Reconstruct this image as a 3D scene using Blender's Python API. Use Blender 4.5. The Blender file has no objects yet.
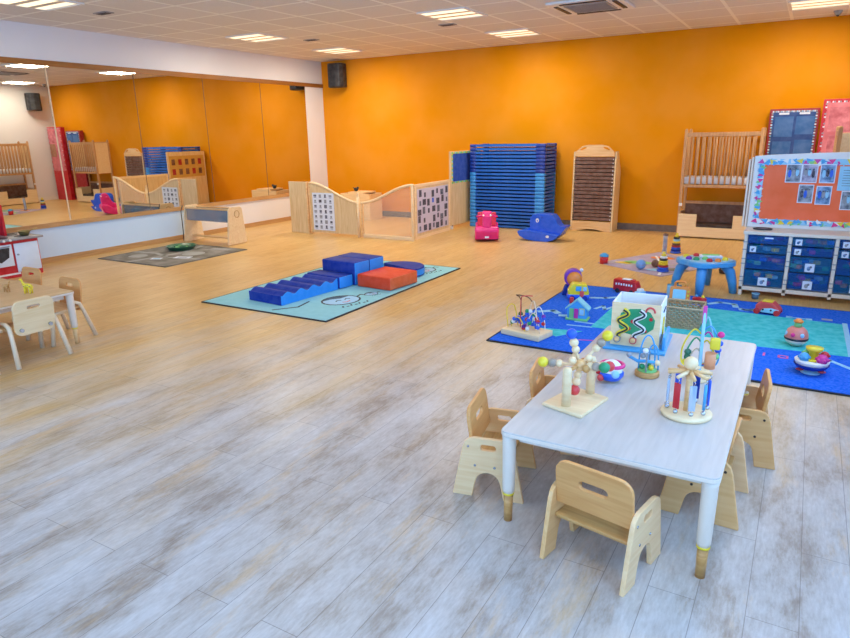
import bpy, bmesh, math, random
from mathutils import Matrix, Vector
random.seed(7)
PI = math.pi
C = bpy.context.scene.collection
R = math.radians

# ------------------------------------------------------------------ helpers
class MB:
    def __init__(s): s.bm = bmesh.new(); s.mats = []
    def mi(s, m):
        if m not in s.mats: s.mats.append(m)
        return s.mats.index(m)
    def _add(s, t, m, M=None, smooth=False):
        if M is not None: t.transform(M)
        bmesh.ops.recalc_face_normals(t, faces=t.faces)
        i = s.mi(m)
        for f in t.faces: f.material_index = i; f.smooth = smooth
        me = bpy.data.meshes.new('t'); t.to_mesh(me); t.free()
        s.bm.from_mesh(me); bpy.data.meshes.remove(me)
        return s
    def box(s, c, d, m, rz=0, bev=0, M=None, seg=2):
        t = bmesh.new(); bmesh.ops.create_cube(t, size=1)
        bmesh.ops.scale(t, vec=d, verts=t.verts)
        if bev: bmesh.ops.bevel(t, geom=list(t.edges), offset=bev, segments=seg, affect='EDGES', profile=.5)
        T = Matrix.Translation(c) @ Matrix.Rotation(rz, 4, 'Z')
        if M is not None: T = M @ T
        return s._add(t, m, T, bool(bev))
    def ab(s, a, b, m, bev=0):        # box from corner to corner
        return s.box([(p+q)/2 for p, q in zip(a, b)], [abs(q-p) for p, q in zip(a, b)], m, bev=bev)
    def prism(s, outer, th, m, M=None, holes=(), smooth=False):
        t = bmesh.new()
        for lp in [outer]+list(holes):
            vs = [t.verts.new((x, y, 0)) for x, y in lp]
            for i in range(len(vs)): t.edges.new((vs[i], vs[(i+1) % len(vs)]))
        bmesh.ops.triangle_fill(t, use_beauty=True, edges=list(t.edges), normal=(0, 0, 1))
        r = bmesh.ops.extrude_face_region(t, geom=list(t.faces))
        bmesh.ops.translate(t, vec=(0, 0, th), verts=[v for v in r['geom'] if isinstance(v, bmesh.types.BMVert)])
        return s._add(t, m, M, smooth)
    def tube(s, pts, r, m, seg=8, closed=False, M=None):
        t = bmesh.new(); P = [Vector(p) for p in pts]; n = len(P)
        rr = r if isinstance(r, (list, tuple)) else [r]*n
        rings = []; up = None
        for i in range(n):
            if closed: d = P[(i+1) % n]-P[i-1]
            else: d = P[min(i+1, n-1)]-P[max(i-1, 0)]
            d.normalize()
            if up is None: up = Vector((0, 0, 1)) if abs(d.z) < .9 else Vector((1, 0, 0))
            a = (up - d*up.dot(d)).normalized(); up = a; b = d.cross(a)
            rings.append([t.verts.new(P[i]+(a*math.cos(k*2*PI/seg)+b*math.sin(k*2*PI/seg))*rr[i]) for k in range(seg)])
        for i in range(n if closed else n-1):
            A, B = rings[i], rings[(i+1) % n]
            for k in range(seg): t.faces.new((A[k], A[(k+1) % seg], B[(k+1) % seg], B[k]))
        if not closed: t.faces.new(rings[0]); t.faces.new(rings[-1])
        return s._add(t, m, M, True)
    def cyl(s, a, b, r, m, r2=None, seg=16, M=None):
        t = bmesh.new(); a = Vector(a); b = Vector(b); L = (b-a).length
        bmesh.ops.create_cone(t, cap_ends=True, segments=seg, radius1=r, radius2=r if r2 is None else r2, depth=L)
        T = Matrix.Translation((a+b)/2) @ (b-a).to_track_quat('Z', 'Y').to_matrix().to_4x4()
        if M is not None: T = M @ T
        t.transform(T)
        for f in t.faces: f.smooth = len(f.verts) == 4
        i = s.mi(m)
        for f in t.faces: f.material_index = i
        me = bpy.data.meshes.new('t'); t.to_mesh(me); t.free(); s.bm.from_mesh(me); bpy.data.meshes.remove(me)
        return s
    def lathe(s, prof, m, seg=24, M=None, c=(0, 0, 0), smooth=True):
        t = bmesh.new(); rings = []
        for r, z in prof:
            if r < 1e-5: rings.append([t.verts.new((0, 0, z))])
            else: rings.append([t.verts.new((r*math.cos(k*2*PI/seg), r*math.sin(k*2*PI/seg), z)) for k in range(seg)])
        for A, B in zip(rings, rings[1:]):
            for k in range(seg):
                k2 = (k+1) % seg
                if len(A) == 1 and len(B) == 1: continue
                if len(A) == 1: t.faces.new((A[0], B[k], B[k2]))
                elif len(B) == 1: t.faces.new((A[k], A[k2], B[0]))
                else: t.faces.new((A[k], A[k2], B[k2], B[k]))
        T = Matrix.Translation(c)
        if M is not None: T = M @ T
        return s._add(t, m, T, smooth)
    def sph(s, c, r, m, sc=(1, 1, 1), seg=16, M=None):
        t = bmesh.new(); bmesh.ops.create_uvsphere(t, u_segments=seg, v_segments=max(6, seg*2//3), radius=r)
        T = Matrix.Translation(c) @ Matrix.Diagonal((*sc, 1))
        if M is not None: T = M @ T
        return s._add(t, m, T, True)
    def stroke(s, pts, w, m, z=0, th=.0012, M=None):     # flat painted line lying on a surface
        for (a, b) in zip(pts, pts[1:]):
            dx, dy = b[0]-a[0], b[1]-a[1]; L = math.hypot(dx, dy)+w*.5
            s.box(((a[0]+b[0])/2, (a[1]+b[1])/2, z+th/2), (L, w, th), m, rz=math.atan2(dy, dx), M=M)
        return s
    def build(s, name, parent=None, bev=0, loc=None, rz=0):
        me = bpy.data.meshes.new(name); s.bm.to_mesh(me); s.bm.free()
        for m in s.mats: me.materials.append(m)
        o = bpy.data.objects.new(name, me); C.objects.link(o)
        if parent: o.parent = parent
        if loc: o.location = loc
        if rz: o.rotation_euler[2] = rz
        if bev:
            b = o.modifiers.new('bevel', 'BEVEL'); b.width = bev; b.segments = 2; b.limit_method = 'ANGLE'; b.angle_limit = R(50)
        return o

def tag(o, label, cat, group=None, kind=None):
    o['label'] = label; o['category'] = cat
    if group: o['group'] = group
    if kind: o['kind'] = kind
    return o
def thing(name, label, cat, loc=(0, 0, 0), rz=0, group=None):
    o = bpy.data.objects.new(name, None); C.objects.link(o); o.empty_display_size = .1
    o.location = loc; o.rotation_euler = (0, 0, rz)
    return tag(o, label, cat, group)
def struct(name, mb, parent=None, bev=0):
    o = mb.build(name, parent, bev)
    if not parent: o['kind'] = 'structure'
    return o
def dup(root, loc, rz=0, label=None, group=None):
    r = root.copy(); C.objects.link(r); r.location = loc; r.rotation_euler = (0, 0, rz)
    if label: r['label'] = label
    if group: r['group'] = group
    for ch in list(root.children):
        c = ch.copy(); C.objects.link(c); c.parent = r
        for g in list(ch.children):
            d = g.copy(); C.objects.link(d); d.parent = c
    return r
XZ = Matrix.Rotation(PI/2, 4, 'X')                       # prism drawn in (x,z), extruded towards -y
YZ = Matrix(((0, 0, 1, 0), (1, 0, 0, 0), (0, 1, 0, 0), (0, 0, 0, 1)))   # prism drawn in (y,z), extruded +x
def T(x, y, z): return Matrix.Translation((x, y, z))
def rrect(x0, y0, x1, y1, r, n=4):
    out = []
    for cx, cy, a in ((x1-r, y1-r, 0), (x0+r, y1-r, 90), (x0+r, y0+r, 180), (x1-r, y0+r, 270)):
        for k in range(n+1):
            t = R(a+90*k/n); out.append((cx+r*math.cos(t), cy+r*math.sin(t)))
    return out
def smooth(P, n=5):
    P = [Vector(p) for p in P]; out = []
    for i in range(len(P)-1):
        a, b, c, d = P[max(i-1, 0)], P[i], P[i+1], P[min(i+2, len(P)-1)]
        for k in range(n):
            t = k/n
            out.append(.5*((2*b)+(c-a)*t+(2*a-5*b+4*c-d)*t*t+(3*b-a-3*c+d)*t**3))
    return out+[P[-1]]
def circ(cx, cy, r, n=20, ry=None):
    return [(cx+r*math.cos(2*PI*k/n), cy+(ry or r)*math.sin(2*PI*k/n)) for k in range(n)]

# ------------------------------------------------------------------ materials
def lin(c):
    f = lambda v: v/12.92 if v <= .04045 else ((v+.055)/1.055)**2.4
    return tuple(f(v/255) for v in c)+(1,)
def newmat(name):
    m = bpy.data.materials.new(name); m.use_nodes = True
    nt = m.node_tree; b = nt.nodes['Principled BSDF']; return m, nt, b
def noise_var(nt, b, c1, c2, scale, stretch=(1, 1, 1), detail=4, lo=.35, hi=.65):
    N, L = nt.nodes, nt.links
    tc = N.new('ShaderNodeTexCoord'); mp = N.new('ShaderNodeMapping'); mp.inputs['Scale'].default_value = stretch
    nz = N.new('ShaderNodeTexNoise'); nz.inputs['Scale'].default_value = scale; nz.inputs['Detail'].default_value = detail
    cr = N.new('ShaderNodeValToRGB'); cr.color_ramp.elements[0].position = lo; cr.color_ramp.elements[1].position = hi
    cr.color_ramp.elements[0].color = c1; cr.color_ramp.elements[1].color = c2
    L.new(tc.outputs['Object'], mp.inputs[0]); L.new(mp.outputs[0], nz.inputs['Vector'])
    L.new(nz.outputs['Fac'], cr.inputs[0]); L.new(cr.outputs[0], b.inputs['Base Color'])
    return nz, cr
def mix(c, d, k): return tuple(a*(1-k)+b*k for a, b in zip(c, d))
def plain(name, rgb, rough=.5, var=.08, scale=14, metal=0, spec=.5):
    m, nt, b = newmat(name); c = lin(rgb)
    noise_var(nt, b, mix(c, (0, 0, 0, 1), var), mix(c, (1, 1, 1, 1), var*.4), scale)
    b.inputs['Roughness'].default_value = rough; b.inputs['Metallic'].default_value = metal
    b.inputs['Specular IOR Level'].default_value = spec
    return m
def wood(name, c1, c2, stretch=(1.2, 14, 14), rough=.45, scale=3):
    m, nt, b = newmat(name); nz, cr = noise_var(nt, b, lin(c1), lin(c2), scale, stretch, 5, .3, .7)
    nz.inputs['Distortion'].default_value = .6
    bp = nt.nodes.new('ShaderNodeBump'); bp.inputs['Strength'].default_value = .03
    nt.links.new(nz.outputs['Fac'], bp.inputs['Height']); nt.links.new(bp.outputs[0], b.inputs['Normal'])
    b.inputs['Roughness'].default_value = rough
    return m
def clear(name, rgb, alpha=.3, rough=.1):
    m, nt, b = newmat(name); N, L = nt.nodes, nt.links
    b.inputs['Base Color'].default_value = lin(rgb); b.inputs['Roughness'].default_value = rough
    b.inputs['Alpha'].default_value = alpha
    return m
def emis(name, rgb, s):
    m, nt, b = newmat(name); b.inputs['Base Color'].default_value = lin(rgb)
    b.inputs['Emission Color'].default_value = lin(rgb); b.inputs['Emission Strength'].default_value = s
    return m

WH = plain('white_paint', (238, 236, 232), .55, .03)
CREAM = plain('cream_laminate', (236, 220, 200), .4, .04)
CREAM2 = plain('cream_leg_plastic', (238, 214, 178), .4, .04)
PLY = wood('birch_plywood', (224, 172, 108), (242, 202, 146))
PLYD = wood('honey_plywood', (188, 134, 70), (216, 166, 100))
PLYP = wood('pale_plywood', (238, 204, 152), (250, 222, 176))
PLYS = wood('side_panel_plywood', (240, 194, 138), (250, 212, 160), (14, 1.2, 14))
PLYS2 = wood('side_panel_plywood_tan', (230, 174, 108), (240, 192, 130), (14, 1.2, 14))
PLYB = wood('backrest_plywood', (216, 148, 80), (232, 172, 104), (1.2, 14, 14))
PLYV = wood('upright_grain_plywood', (214, 180, 126), (234, 206, 158), (14, 14, 1.2))
BEECH = wood('beech_slats', (190, 138, 86), (212, 164, 112), (14, 14, 1.2))
BROWN = plain('brown_slat', (116, 74, 50), .6, .15)
DBROWN = plain('dark_brown_recess', (60, 40, 30), .7, .1)
EDGE = plain('plywood_edge', (196, 158, 112), .6, .15, 60)
DARKW = wood('dark_wood_trim', (140, 88, 34), (164, 108, 48), (14, 1, 14))
SILL = wood('sill_wood', (176, 134, 84), (204, 160, 106), (14, 1, 14))
TABLEW = wood('table_laminate', (196, 186, 176), (208, 198, 188), (14, 1.2, 14), .33)
BLK = plain('black_plastic', (24, 25, 30), .45, .1)
DARK = plain('dark_line', (24, 30, 40), .7, .05)
GREY = plain('grey_plastic', (150, 152, 156), .4, .06)
MET = plain('chrome', (190, 192, 198), .2, .04, metal=1)
RED = plain('red_plastic', (205, 22, 34), .35, .06)
DRED = plain('dark_red_panel', (168, 28, 34), .5, .08)
PINK = plain('pink_plastic', (232, 32, 130), .3, .06)
MAG = plain('magenta_plastic', (214, 50, 150), .35, .05)
BLUE = plain('blue_plastic', (14, 88, 216), .3, .08)
RUGB = plain('blue_rug_pile', (2, 98, 218), .95, .12, 60, spec=.1)
RUGT = plain('teal_rug_pile', (64, 194, 196), .95, .14, 22, spec=.1)
RUGW = plain('pale_rug_pile', (150, 200, 226), .95, .08, 60, spec=.1)
NAVY = plain('navy_vinyl', (8, 50, 150), .6, .06, spec=.2)
SKYV = plain('bright_blue_vinyl', (40, 150, 240), .4, .05)
ORV = plain('orange_vinyl', (236, 70, 26), .55, .06, spec=.25)
SKY = plain('sky_blue_plastic', (70, 164, 220), .35, .05)
PSKY = plain('pale_blue_plastic', (150, 206, 232), .35, .05)
IVB = plain('ice_white_plastic', (222, 234, 244), .4, .03)
AQUA = plain('aqua_mat', (142, 206, 212), .75, .05)
ORA = plain('orange_plastic', (244, 140, 50), .4, .05)
PEACH = plain('peach_bead', (240, 160, 110), .5, .05)
YEL = plain('yellow_plastic', (240, 212, 40), .35, .05)
GRN = plain('green_paint', (30, 150, 96), .45, .08)
LGRN = plain('light_green_plastic', (126, 206, 120), .4, .06)
DGRN = plain('dark_green_plastic', (16, 100, 66), .35, .1)
PUR = plain('purple_plastic', (120, 40, 170), .4, .06)
CORAL = plain('coral_felt', (255, 112, 60), .8, .08, 5)
CORR = plain('coral_paint', (222, 70, 70), .4, .05)
WICK = wood('wicker', (158, 134, 98), (204, 180, 140), (40, 40, 40), .7, 4)
MATG = plain('grey_play_mat', (128, 122, 108), .9, .3, 5)
MATG2 = plain('pale_path_print', (168, 168, 162), .9, .1, 8)
LILAC = plain('lilac_print', (176, 160, 180), .9, .12, 8)
FELTB = plain('blue_felt', (20, 70, 170), .9, .08)
PHO1 = plain('photo_print_grey', (120, 132, 150), .4, .6, 22)
PHO2 = plain('photo_print_blue', (90, 150, 210), .4, .6, 22)
PHO3 = plain('photo_print_lilac', (176, 164, 196), .4, .55, 22)
INK = plain('print_ink', (92, 96, 116), .7, .3, 60)
INKD = plain('dark_print_ink', (46, 40, 66), .7, .3, 60)
PAPER = plain('white_paper', (226, 232, 242), .6, .04, 40)
CLR = clear('clear_acrylic', (220, 225, 220), .14, .06)
TRAYB = clear('clear_blue_tray', (34, 104, 190), .28, .2)
TROUGH = clear('smoky_clear_trough', (140, 150, 165), .55, .15)
TUBEC = clear('clear_tube', (190, 214, 236), .45, .05)

def floor_mat():
    m, nt, b = newmat('vinyl_plank_floor'); N, L = nt.nodes, nt.links
    tc = N.new('ShaderNodeTexCoord'); sx = N.new('ShaderNodeSeparateXYZ'); L.new(tc.outputs['Object'], sx.inputs[0])
    cb = N.new('ShaderNodeCombineXYZ'); L.new(sx.outputs['Y'], cb.inputs['X']); L.new(sx.outputs['X'], cb.inputs['Y'])
    br = N.new('ShaderNodeTexBrick'); L.new(cb.outputs[0], br.inputs['Vector'])
    br.inputs['Scale'].default_value = 1; br.inputs['Brick Width'].default_value = 1.22; br.inputs['Row Height'].default_value = .15
    br.inputs['Mortar Size'].default_value = .0016; br.inputs['Mortar Smooth'].default_value = .4
    br.offset = .37; br.offset_frequency = 2
    br.inputs['Color1'].default_value = (0, 0, 0, 1); br.inputs['Color2'].default_value = (1, 1, 1, 1)
    br.inputs['Mortar'].default_value = (.5, .5, .5, 1)
    def noise(scale, stretch, detail=5, rough=.6):
        mp = N.new('ShaderNodeMapping'); mp.inputs['Scale'].default_value = stretch; L.new(tc.outputs['Object'], mp.inputs[0])
        nz = N.new('ShaderNodeTexNoise'); nz.inputs['Scale'].default_value = scale; nz.inputs['Detail'].default_value = detail
        nz.inputs['Roughness'].default_value = rough; L.new(mp.outputs[0], nz.inputs[0]); return nz.outputs['Fac']
    def ramp(src, stops):
        r = N.new('ShaderNodeValToRGB'); e = r.color_ramp.elements
        e[0].position, e[0].color = stops[0]; e[1].position, e[1].color = stops[-1]
        for p, c in stops[1:-1]:
            q = e.new(p); q.color = c
        L.new(src, r.inputs[0]); return r.outputs[0]
    def mixc(f, a, c, mode='MIX'):
        x = N.new('ShaderNodeMix'); x.data_type = 'RGBA'; x.blend_type = mode
        if isinstance(f, (int, float)): x.inputs[0].default_value = f
        else: L.new(f, x.inputs[0])
        for s, i in ((a, 6), (c, 7)):
            if isinstance(s, tuple): x.inputs[i].default_value = s
            else: L.new(s, x.inputs[i])
        return x.outputs[2]
    def math_(op, a, c=None):
        x = N.new('ShaderNodeMath'); x.operation = op; x.use_clamp = False
        for s, i in ((a, 0), (c, 1)):
            if s is None: continue
            if isinstance(s, (int, float)): x.inputs[i].default_value = s
            else: L.new(s, x.inputs[i])
        return x.outputs[0]
    grain = noise(6, (7, .8, 1))
    honey = ramp(grain, [(.25, lin((190, 142, 76))), (.5, lin((208, 166, 98))), (.75, lin((222, 186, 122)))])
    honey = mixc(math_('MULTIPLY', br.outputs['Color'], .35), honey, lin((232, 198, 138)))
    # pale near floor: grey-white wear plus window glare put into the colour
    worn_glare_noise = noise(2.2, (2.2, .7, 1), 7, .72)
    worn_glare = ramp(worn_glare_noise, [(.30, lin((116, 90, 70))), (.40, lin((152, 132, 114))), (.50, lin((182, 170, 160))), (.62, lin((198, 189, 182))), (.8, lin((210, 203, 198)))])
    worn_glare = mixc(math_('MULTIPLY', br.outputs['Color'], .22), worn_glare, lin((222, 204, 182)))
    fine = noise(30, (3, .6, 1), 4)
    worn_glare = mixc(.16, worn_glare, ramp(fine, [(.35, lin((170, 156, 146))), (.65, lin((244, 240, 236)))]))
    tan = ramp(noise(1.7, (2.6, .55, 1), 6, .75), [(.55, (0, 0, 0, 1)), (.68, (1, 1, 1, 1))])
    worn_glare = mixc(math_('MULTIPLY', tan, .55), worn_glare, lin((216, 176, 124)))
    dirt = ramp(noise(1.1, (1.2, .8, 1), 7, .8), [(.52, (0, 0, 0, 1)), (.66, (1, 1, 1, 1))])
    worn_glare = mixc(math_('MULTIPLY', dirt, .26), worn_glare, lin((128, 106, 90)))
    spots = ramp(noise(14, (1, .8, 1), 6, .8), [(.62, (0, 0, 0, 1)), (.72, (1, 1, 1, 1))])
    worn_glare = mixc(math_('MULTIPLY', spots, .28), worn_glare, lin((140, 110, 84)))
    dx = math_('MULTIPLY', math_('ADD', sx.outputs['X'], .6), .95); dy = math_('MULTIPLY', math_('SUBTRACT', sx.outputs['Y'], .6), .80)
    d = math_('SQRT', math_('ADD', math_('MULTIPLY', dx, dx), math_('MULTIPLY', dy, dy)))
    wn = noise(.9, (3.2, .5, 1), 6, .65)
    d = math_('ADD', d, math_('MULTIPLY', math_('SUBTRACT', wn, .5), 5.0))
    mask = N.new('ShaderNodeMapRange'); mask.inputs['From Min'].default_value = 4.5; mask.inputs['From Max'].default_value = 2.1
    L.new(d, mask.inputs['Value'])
    col = mixc(mask.outputs[0], honey, worn_glare)
    col = mixc(math_('MULTIPLY', br.outputs['Fac'], .55), col, lin((96, 80, 70)))
    L.new(col, b.inputs['Base Color'])
    b.inputs['Roughness'].default_value = .36; b.inputs['Specular IOR Level'].default_value = .45
    bp = N.new('ShaderNodeBump'); bp.inputs['Strength'].default_value = .05; L.new(fine, bp.inputs['Height']); L.new(bp.outputs[0], b.inputs['Normal'])
    return m
def ceiling_mat(x0, y0, t):
    m, nt, b = newmat('ceiling_tiles'); N, L = nt.nodes, nt.links
    tc = N.new('ShaderNodeTexCoord'); mp = N.new('ShaderNodeMapping'); mp.inputs['Location'].default_value = (-x0/t+40, -y0/t+40, 0)
    mp.inputs['Scale'].default_value = (1/t, 1/t, 1); L.new(tc.outputs['Object'], mp.inputs[0])
    br = N.new('ShaderNodeTexBrick'); L.new(mp.outputs[0], br.inputs['Vector']); br.offset = 0
    br.inputs['Scale'].default_value = 1; br.inputs['Brick Width'].default_value = 1; br.inputs['Row Height'].default_value = 1
    br.inputs['Mortar Size'].default_value = .034; br.inputs['Mortar Smooth'].default_value = .1
    br.inputs['Color1'].default_value = lin((228, 225, 222)); br.inputs['Color2'].default_value = lin((234, 231, 228))
    br.inputs['Mortar'].default_value = lin((255, 255, 250))
    nz = N.new('ShaderNodeTexNoise'); nz.inputs['Scale'].default_value = 26; nz.inputs['Detail'].default_value = 6; L.new(tc.outputs['Object'], nz.inputs[0])
    mx = N.new('ShaderNodeMix'); mx.data_type = 'RGBA'; mx.blend_type = 'MULTIPLY'; mx.inputs[0].default_value = .12
    L.new(br.outputs['Color'], mx.inputs[6]); L.new(nz.outputs['Fac'], mx.inputs[7]); L.new(mx.outputs[2], b.inputs['Base Color'])
    b.inputs['Roughness'].default_value = .9
    return m
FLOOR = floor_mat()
X0, X1, Y0, Y1, H = -8.27, .72, -2.2, 10.36, 2.85
XM = -8.262                                                  # mirror plane, set back over the sill
CEIL = ceiling_mat(-7.25, 7.0, .62)
def wallpaint(name, rgb, var=.04):
    m = plain(name, rgb, .8, var, 1.5, spec=.12)
    return m
ORW = wallpaint('orange_wall_paint', (232, 148, 0), .05)
WHW = wallpaint('white_wall_paint', (232, 232, 234), .03)
PBW = wallpaint('pale_blue_wall_paint', (208, 232, 252), .02)
MIR, nt, b = newmat('mirror_glass'); b.inputs['Metallic'].default_value = 1; b.inputs['Roughness'].default_value = .012
b.inputs['Base Color'].default_value = (.74, .72, .66, 1)

# ------------------------------------------------------------------ room shell
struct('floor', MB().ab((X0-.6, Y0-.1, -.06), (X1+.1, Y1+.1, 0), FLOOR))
struct('ceiling', MB().ab((X0-.6, Y0-.1, H), (X1+.1, Y1+.1, H+.06), CEIL))
struct('wall_back', MB().ab((X0, Y1, 0), (X1+.1, Y1+.1, H), ORW).ab((X0-.6, Y1, 0), (X0, Y1+.1, H), WHW))
w = MB()
SPLIT = 6.86
w.ab((X0-.6, Y0, 0), (X0, SPLIT, .44), PBW).ab((X0-.6, SPLIT, 0), (X0, Y1, .44), WHW)   # pale blue and white parts below the mirror
w.ab((X0-.6, Y0, 2.45), (X0, Y1, H), WHW)                  # header above the mirror
w.ab((X0-.6, Y0, .44), (X0-.012, Y1, 2.45), WHW)           # the wall behind the mirror
struct('wall_left', w)
struct('trim_1', MB().ab((X0-.011, Y0, .4401), (X0+.022, Y1, .498), SILL))
struct('trim_2', MB().ab((X0-.011, Y0, 2.385), (X0+.022, Y1, 2.4499), DARKW))
MB().ab((X0-.0115, 9.834, .4985), (X0, Y1-.001, 2.3845), WHW).build('white_strip', bpy.data.objects['wall_left'])
struct('baseboard_left', MB().ab((X0, Y0, 0), (X0+.018, Y1, .07), SILL))
struct('baseboard_back', MB().ab((X0+.02, Y1-.015, 0), (X1, Y1, .1), plain('grey_skirting', (120, 104, 92), .6)))
def holed_wall(name, axis, pos, lo, hi, wins, mat, th):
    w = MB()
    def bx(a, b2, z0, z1):
        if b2-a < 1e-4: return
        if axis == 'x': w.ab((pos, a, z0), (pos+th, b2, z1), mat)
        else: w.ab((a, pos, z0), (b2, pos+th, z1), mat)
    z0, z1 = wins[0][2], wins[0][3]
    bx(lo, hi, 0, z0); bx(lo, hi, z1, H)
    c = lo
    for a, b2, _, _ in wins: bx(c, a, z0, z1); c = b2
    bx(c, hi, z0, z1)
    return struct(name, w)
WR = [(-1.9, .3, .7, 2.5), (.6, 2.8, .7, 2.5), (3.1, 5.4, .7, 2.5)]
WF = [(-7.8, -5.4, .5, 2.5), (-5.1, -2.7, .5, 2.5), (-2.4, .4, .5, 2.5)]
holed_wall('wall_right', 'x', X1, Y0, Y1, WR, WHW, .1)
holed_wall('wall_front', 'y', Y0-.1, X0-.6, X1, WF, WHW, .1)
struct('baseboard_right', MB().ab((X1-.015, Y0, 0), (X1, Y1-.02, .1), WH))
GLASS = clear('window_glass', (235, 240, 245), .06, .03)
n = 0
for axis, wins in (('x', WR), ('y', WF)):
    for a, b2, z0, z1 in wins:
        n += 1
        f = MB(); t = .05
        def bx(m, a0, a1, q0, q1, d0=.02, d1=.07):
            if axis == 'x': return m.ab((X1+d0, a0, q0), (X1+d1, a1, q1), WH if m is f else GLASS)
            return m.ab((a0, Y0-d1, q0), (a1, Y0-d0, q1), WH if m is f else GLASS)
        bx(f, a, b2, z0, z0+t); bx(f, a, b2, z1-t, z1); bx(f, a, a+t, z0+t, z1-t); bx(f, b2-t, b2, z0+t, z1-t)
        mid = (a+b2)/2; bx(f, mid-.025, mid+.025, z0+t, z1-t)
        fo = struct('window_%d' % n, f)
        g = MB(); bx(g, a+t, mid-.025, z0+t, z1-t, .04, .046); bx(g, mid+.025, b2-t, z0+t, z1-t, .04, .046); g.build('pane', fo)
        li = bpy.data.lights.new('window_portal', 'AREA'); li.shape = 'RECTANGLE'; lo = bpy.data.objects.new('window_portal', li); C.objects.link(lo)
        li.cycles.is_portal = True
        if axis == 'x': lo.location = (X1+.09, mid, (z0+z1)/2); lo.rotation_euler = (0, R(90), 0); li.size = z1-z0; li.size_y = b2-a
        else: lo.location = (mid, Y0-.09, (z0+z1)/2); lo.rotation_euler = (R(90), 0, 0); li.size = b2-a; li.size_y = z1-z0

# mirror panels
joints = [-2.19, .2, 2.5, 4.97, 6.20, 7.42, 8.66, 9.83]
where = ['out of the picture, nearest the windows', 'just outside the left picture edge', 'behind the red play kitchen, at the left edge', 'between the pale joint strip and first dark joint',
         'above the clear trough unit, between dark joints', 'second from the right end', 'narrow, at the right end before the white strip']
for i, (a, b2) in enumerate(zip(joints, joints[1:])):
    p = thing('mirror_panel', 'wall mirror panel '+where[i], 'mirror', (XM, a, .4985), group='mirror panels along the left wall')
    MB().ab((-.012, .003, 0), (0, b2-a-.003, 1.886), MIR).build('mirror_glass', p)
    jm = plain('pale_joint', (226, 206, 170), .4) if i == 3 else plain('dark_joint', (110, 78, 36), .5)
    if i > 0: MB().ab((-.012, -.0025, 0), (.004, .0028 if i != 3 else .012, 1.886), jm).build('joint_strip', p)

# ceiling fittings
LAMP = emis('lamp_panel', (255, 236, 200), 1.0)
LOUV = plain('lamp_louvre', (225, 215, 195), .4)
lab = {(-7.25, 7.0): 'square recessed ceiling light above the mirror wall, left of the speaker', (-7.25, 8.86): 'square recessed ceiling light nearest the black speaker',
       (-4.15, 7.0): 'square recessed ceiling light in the middle, nearer the viewer', (-4.15, 8.86): 'square recessed ceiling light above the blue cot stack',
       (-.43, 8.86): 'bright square recessed ceiling light at the top right edge', (-7.25, 3.9): 'recessed ceiling light at the top left corner'}
lights = [(-7.25, 7.0), (-7.25, 8.86), (-4.15, 7.0), (-4.15, 8.86), (-.43, 8.86), (-7.25, 3.9), (-4.15, 3.9), (-.43, 3.9), (-7.25, .8), (-4.15, .8), (-.43, .8)]
proto = None
for x, y in lights:
    L_ = lab.get((x, y), 'recessed ceiling light behind the viewer, out of the picture')
    if proto is None:
        proto = thing('ceiling_light', L_, 'ceiling light', (x+.31, y+.31, H), group='recessed ceiling lights')
        f = MB(); s = .3
        for q in (-1, 1):
            f.ab((q*s-.016, -s, -.014), (q*s+.016, s, -.001), WH); f.ab((-s, q*s-.016, -.014), (s, q*s+.016, -.001), WH)
        f.build('frame', proto)
        for k in (-1, 0, 1): MB().ab((-.28, k*.19-.062, -.009), (.28, k*.19+.062, -.002), LAMP).build('diffuser', proto)
        MB().ab((-.285, -.128, -.013), (.285, -.064, -.002), LOUV).ab((-.285, .064, -.013), (.285, .128, -.002), LOUV).build('louvre', proto)
    else: dup(proto, (x+.31, y+.31, H), 0, L_)
ac = thing('air_conditioner', 'white square ceiling air conditioner cassette with dark slots', 'air conditioner', (-2.32, 7.72, H))
f = MB(); f.prism(rrect(-.4, -.4, .4, .4, .04), .025, WH, T(0, 0, -.026)); f.build('casing', ac, .006)
g = MB(); g.prism(rrect(-.24, -.24, .24, .24, .02), .006, GREY, T(0, 0, -.033))
for k in range(9): g.box((0, -.2+k*.05, -.034), (.44, .012, .004), plain('grille', (120, 122, 124), .5) if k == 0 else g.mats[-1])
g.build('grille', ac)
for q in range(4): MB().box((0, .32, -.030), (.5, .045, .008), BLK).build('air_slot', ac, rz=q*PI/2)
def vent(x, y, rz, label):
    v = thing('ceiling_vent', label, 'vent', (x, y, H), rz, 'small dark ceiling vents')
    MB().prism(rrect(-.11, -.06, .11, .06, .01), .008, GREY, T(0, 0, -.009)).build('frame', v)
    MB().box((0, 0, -.011), (.17, .02, .005), BLK).box((0, .028, -.011), (.17, .012, .005), BLK).box((0, -.028, -.011), (.17, .012, .005), BLK).build('slot', v)
vent(-6.95, 4.95, 0, 'dark ceiling vent near the left wall, above the mirror header')
vent(-6.5, 7.95, 0, 'dark ceiling vent beside the ceiling light on the left')
vent(-4.25, 7.95, 0, 'dark ceiling vent between the two middle ceiling lights')
k = thing('smoke_detector', 'small dark sensor fixed on the ceiling above the orange wall, far right', 'sensor', (.07, 9.9, H))
MB().lathe([(0, -.05), (.03, -.048), (.045, -.02), (.05, 0)], GREY).build('housing', k); MB().sph((0, 0, -.05), .018, BLK).build('sensor_dome', k)
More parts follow.
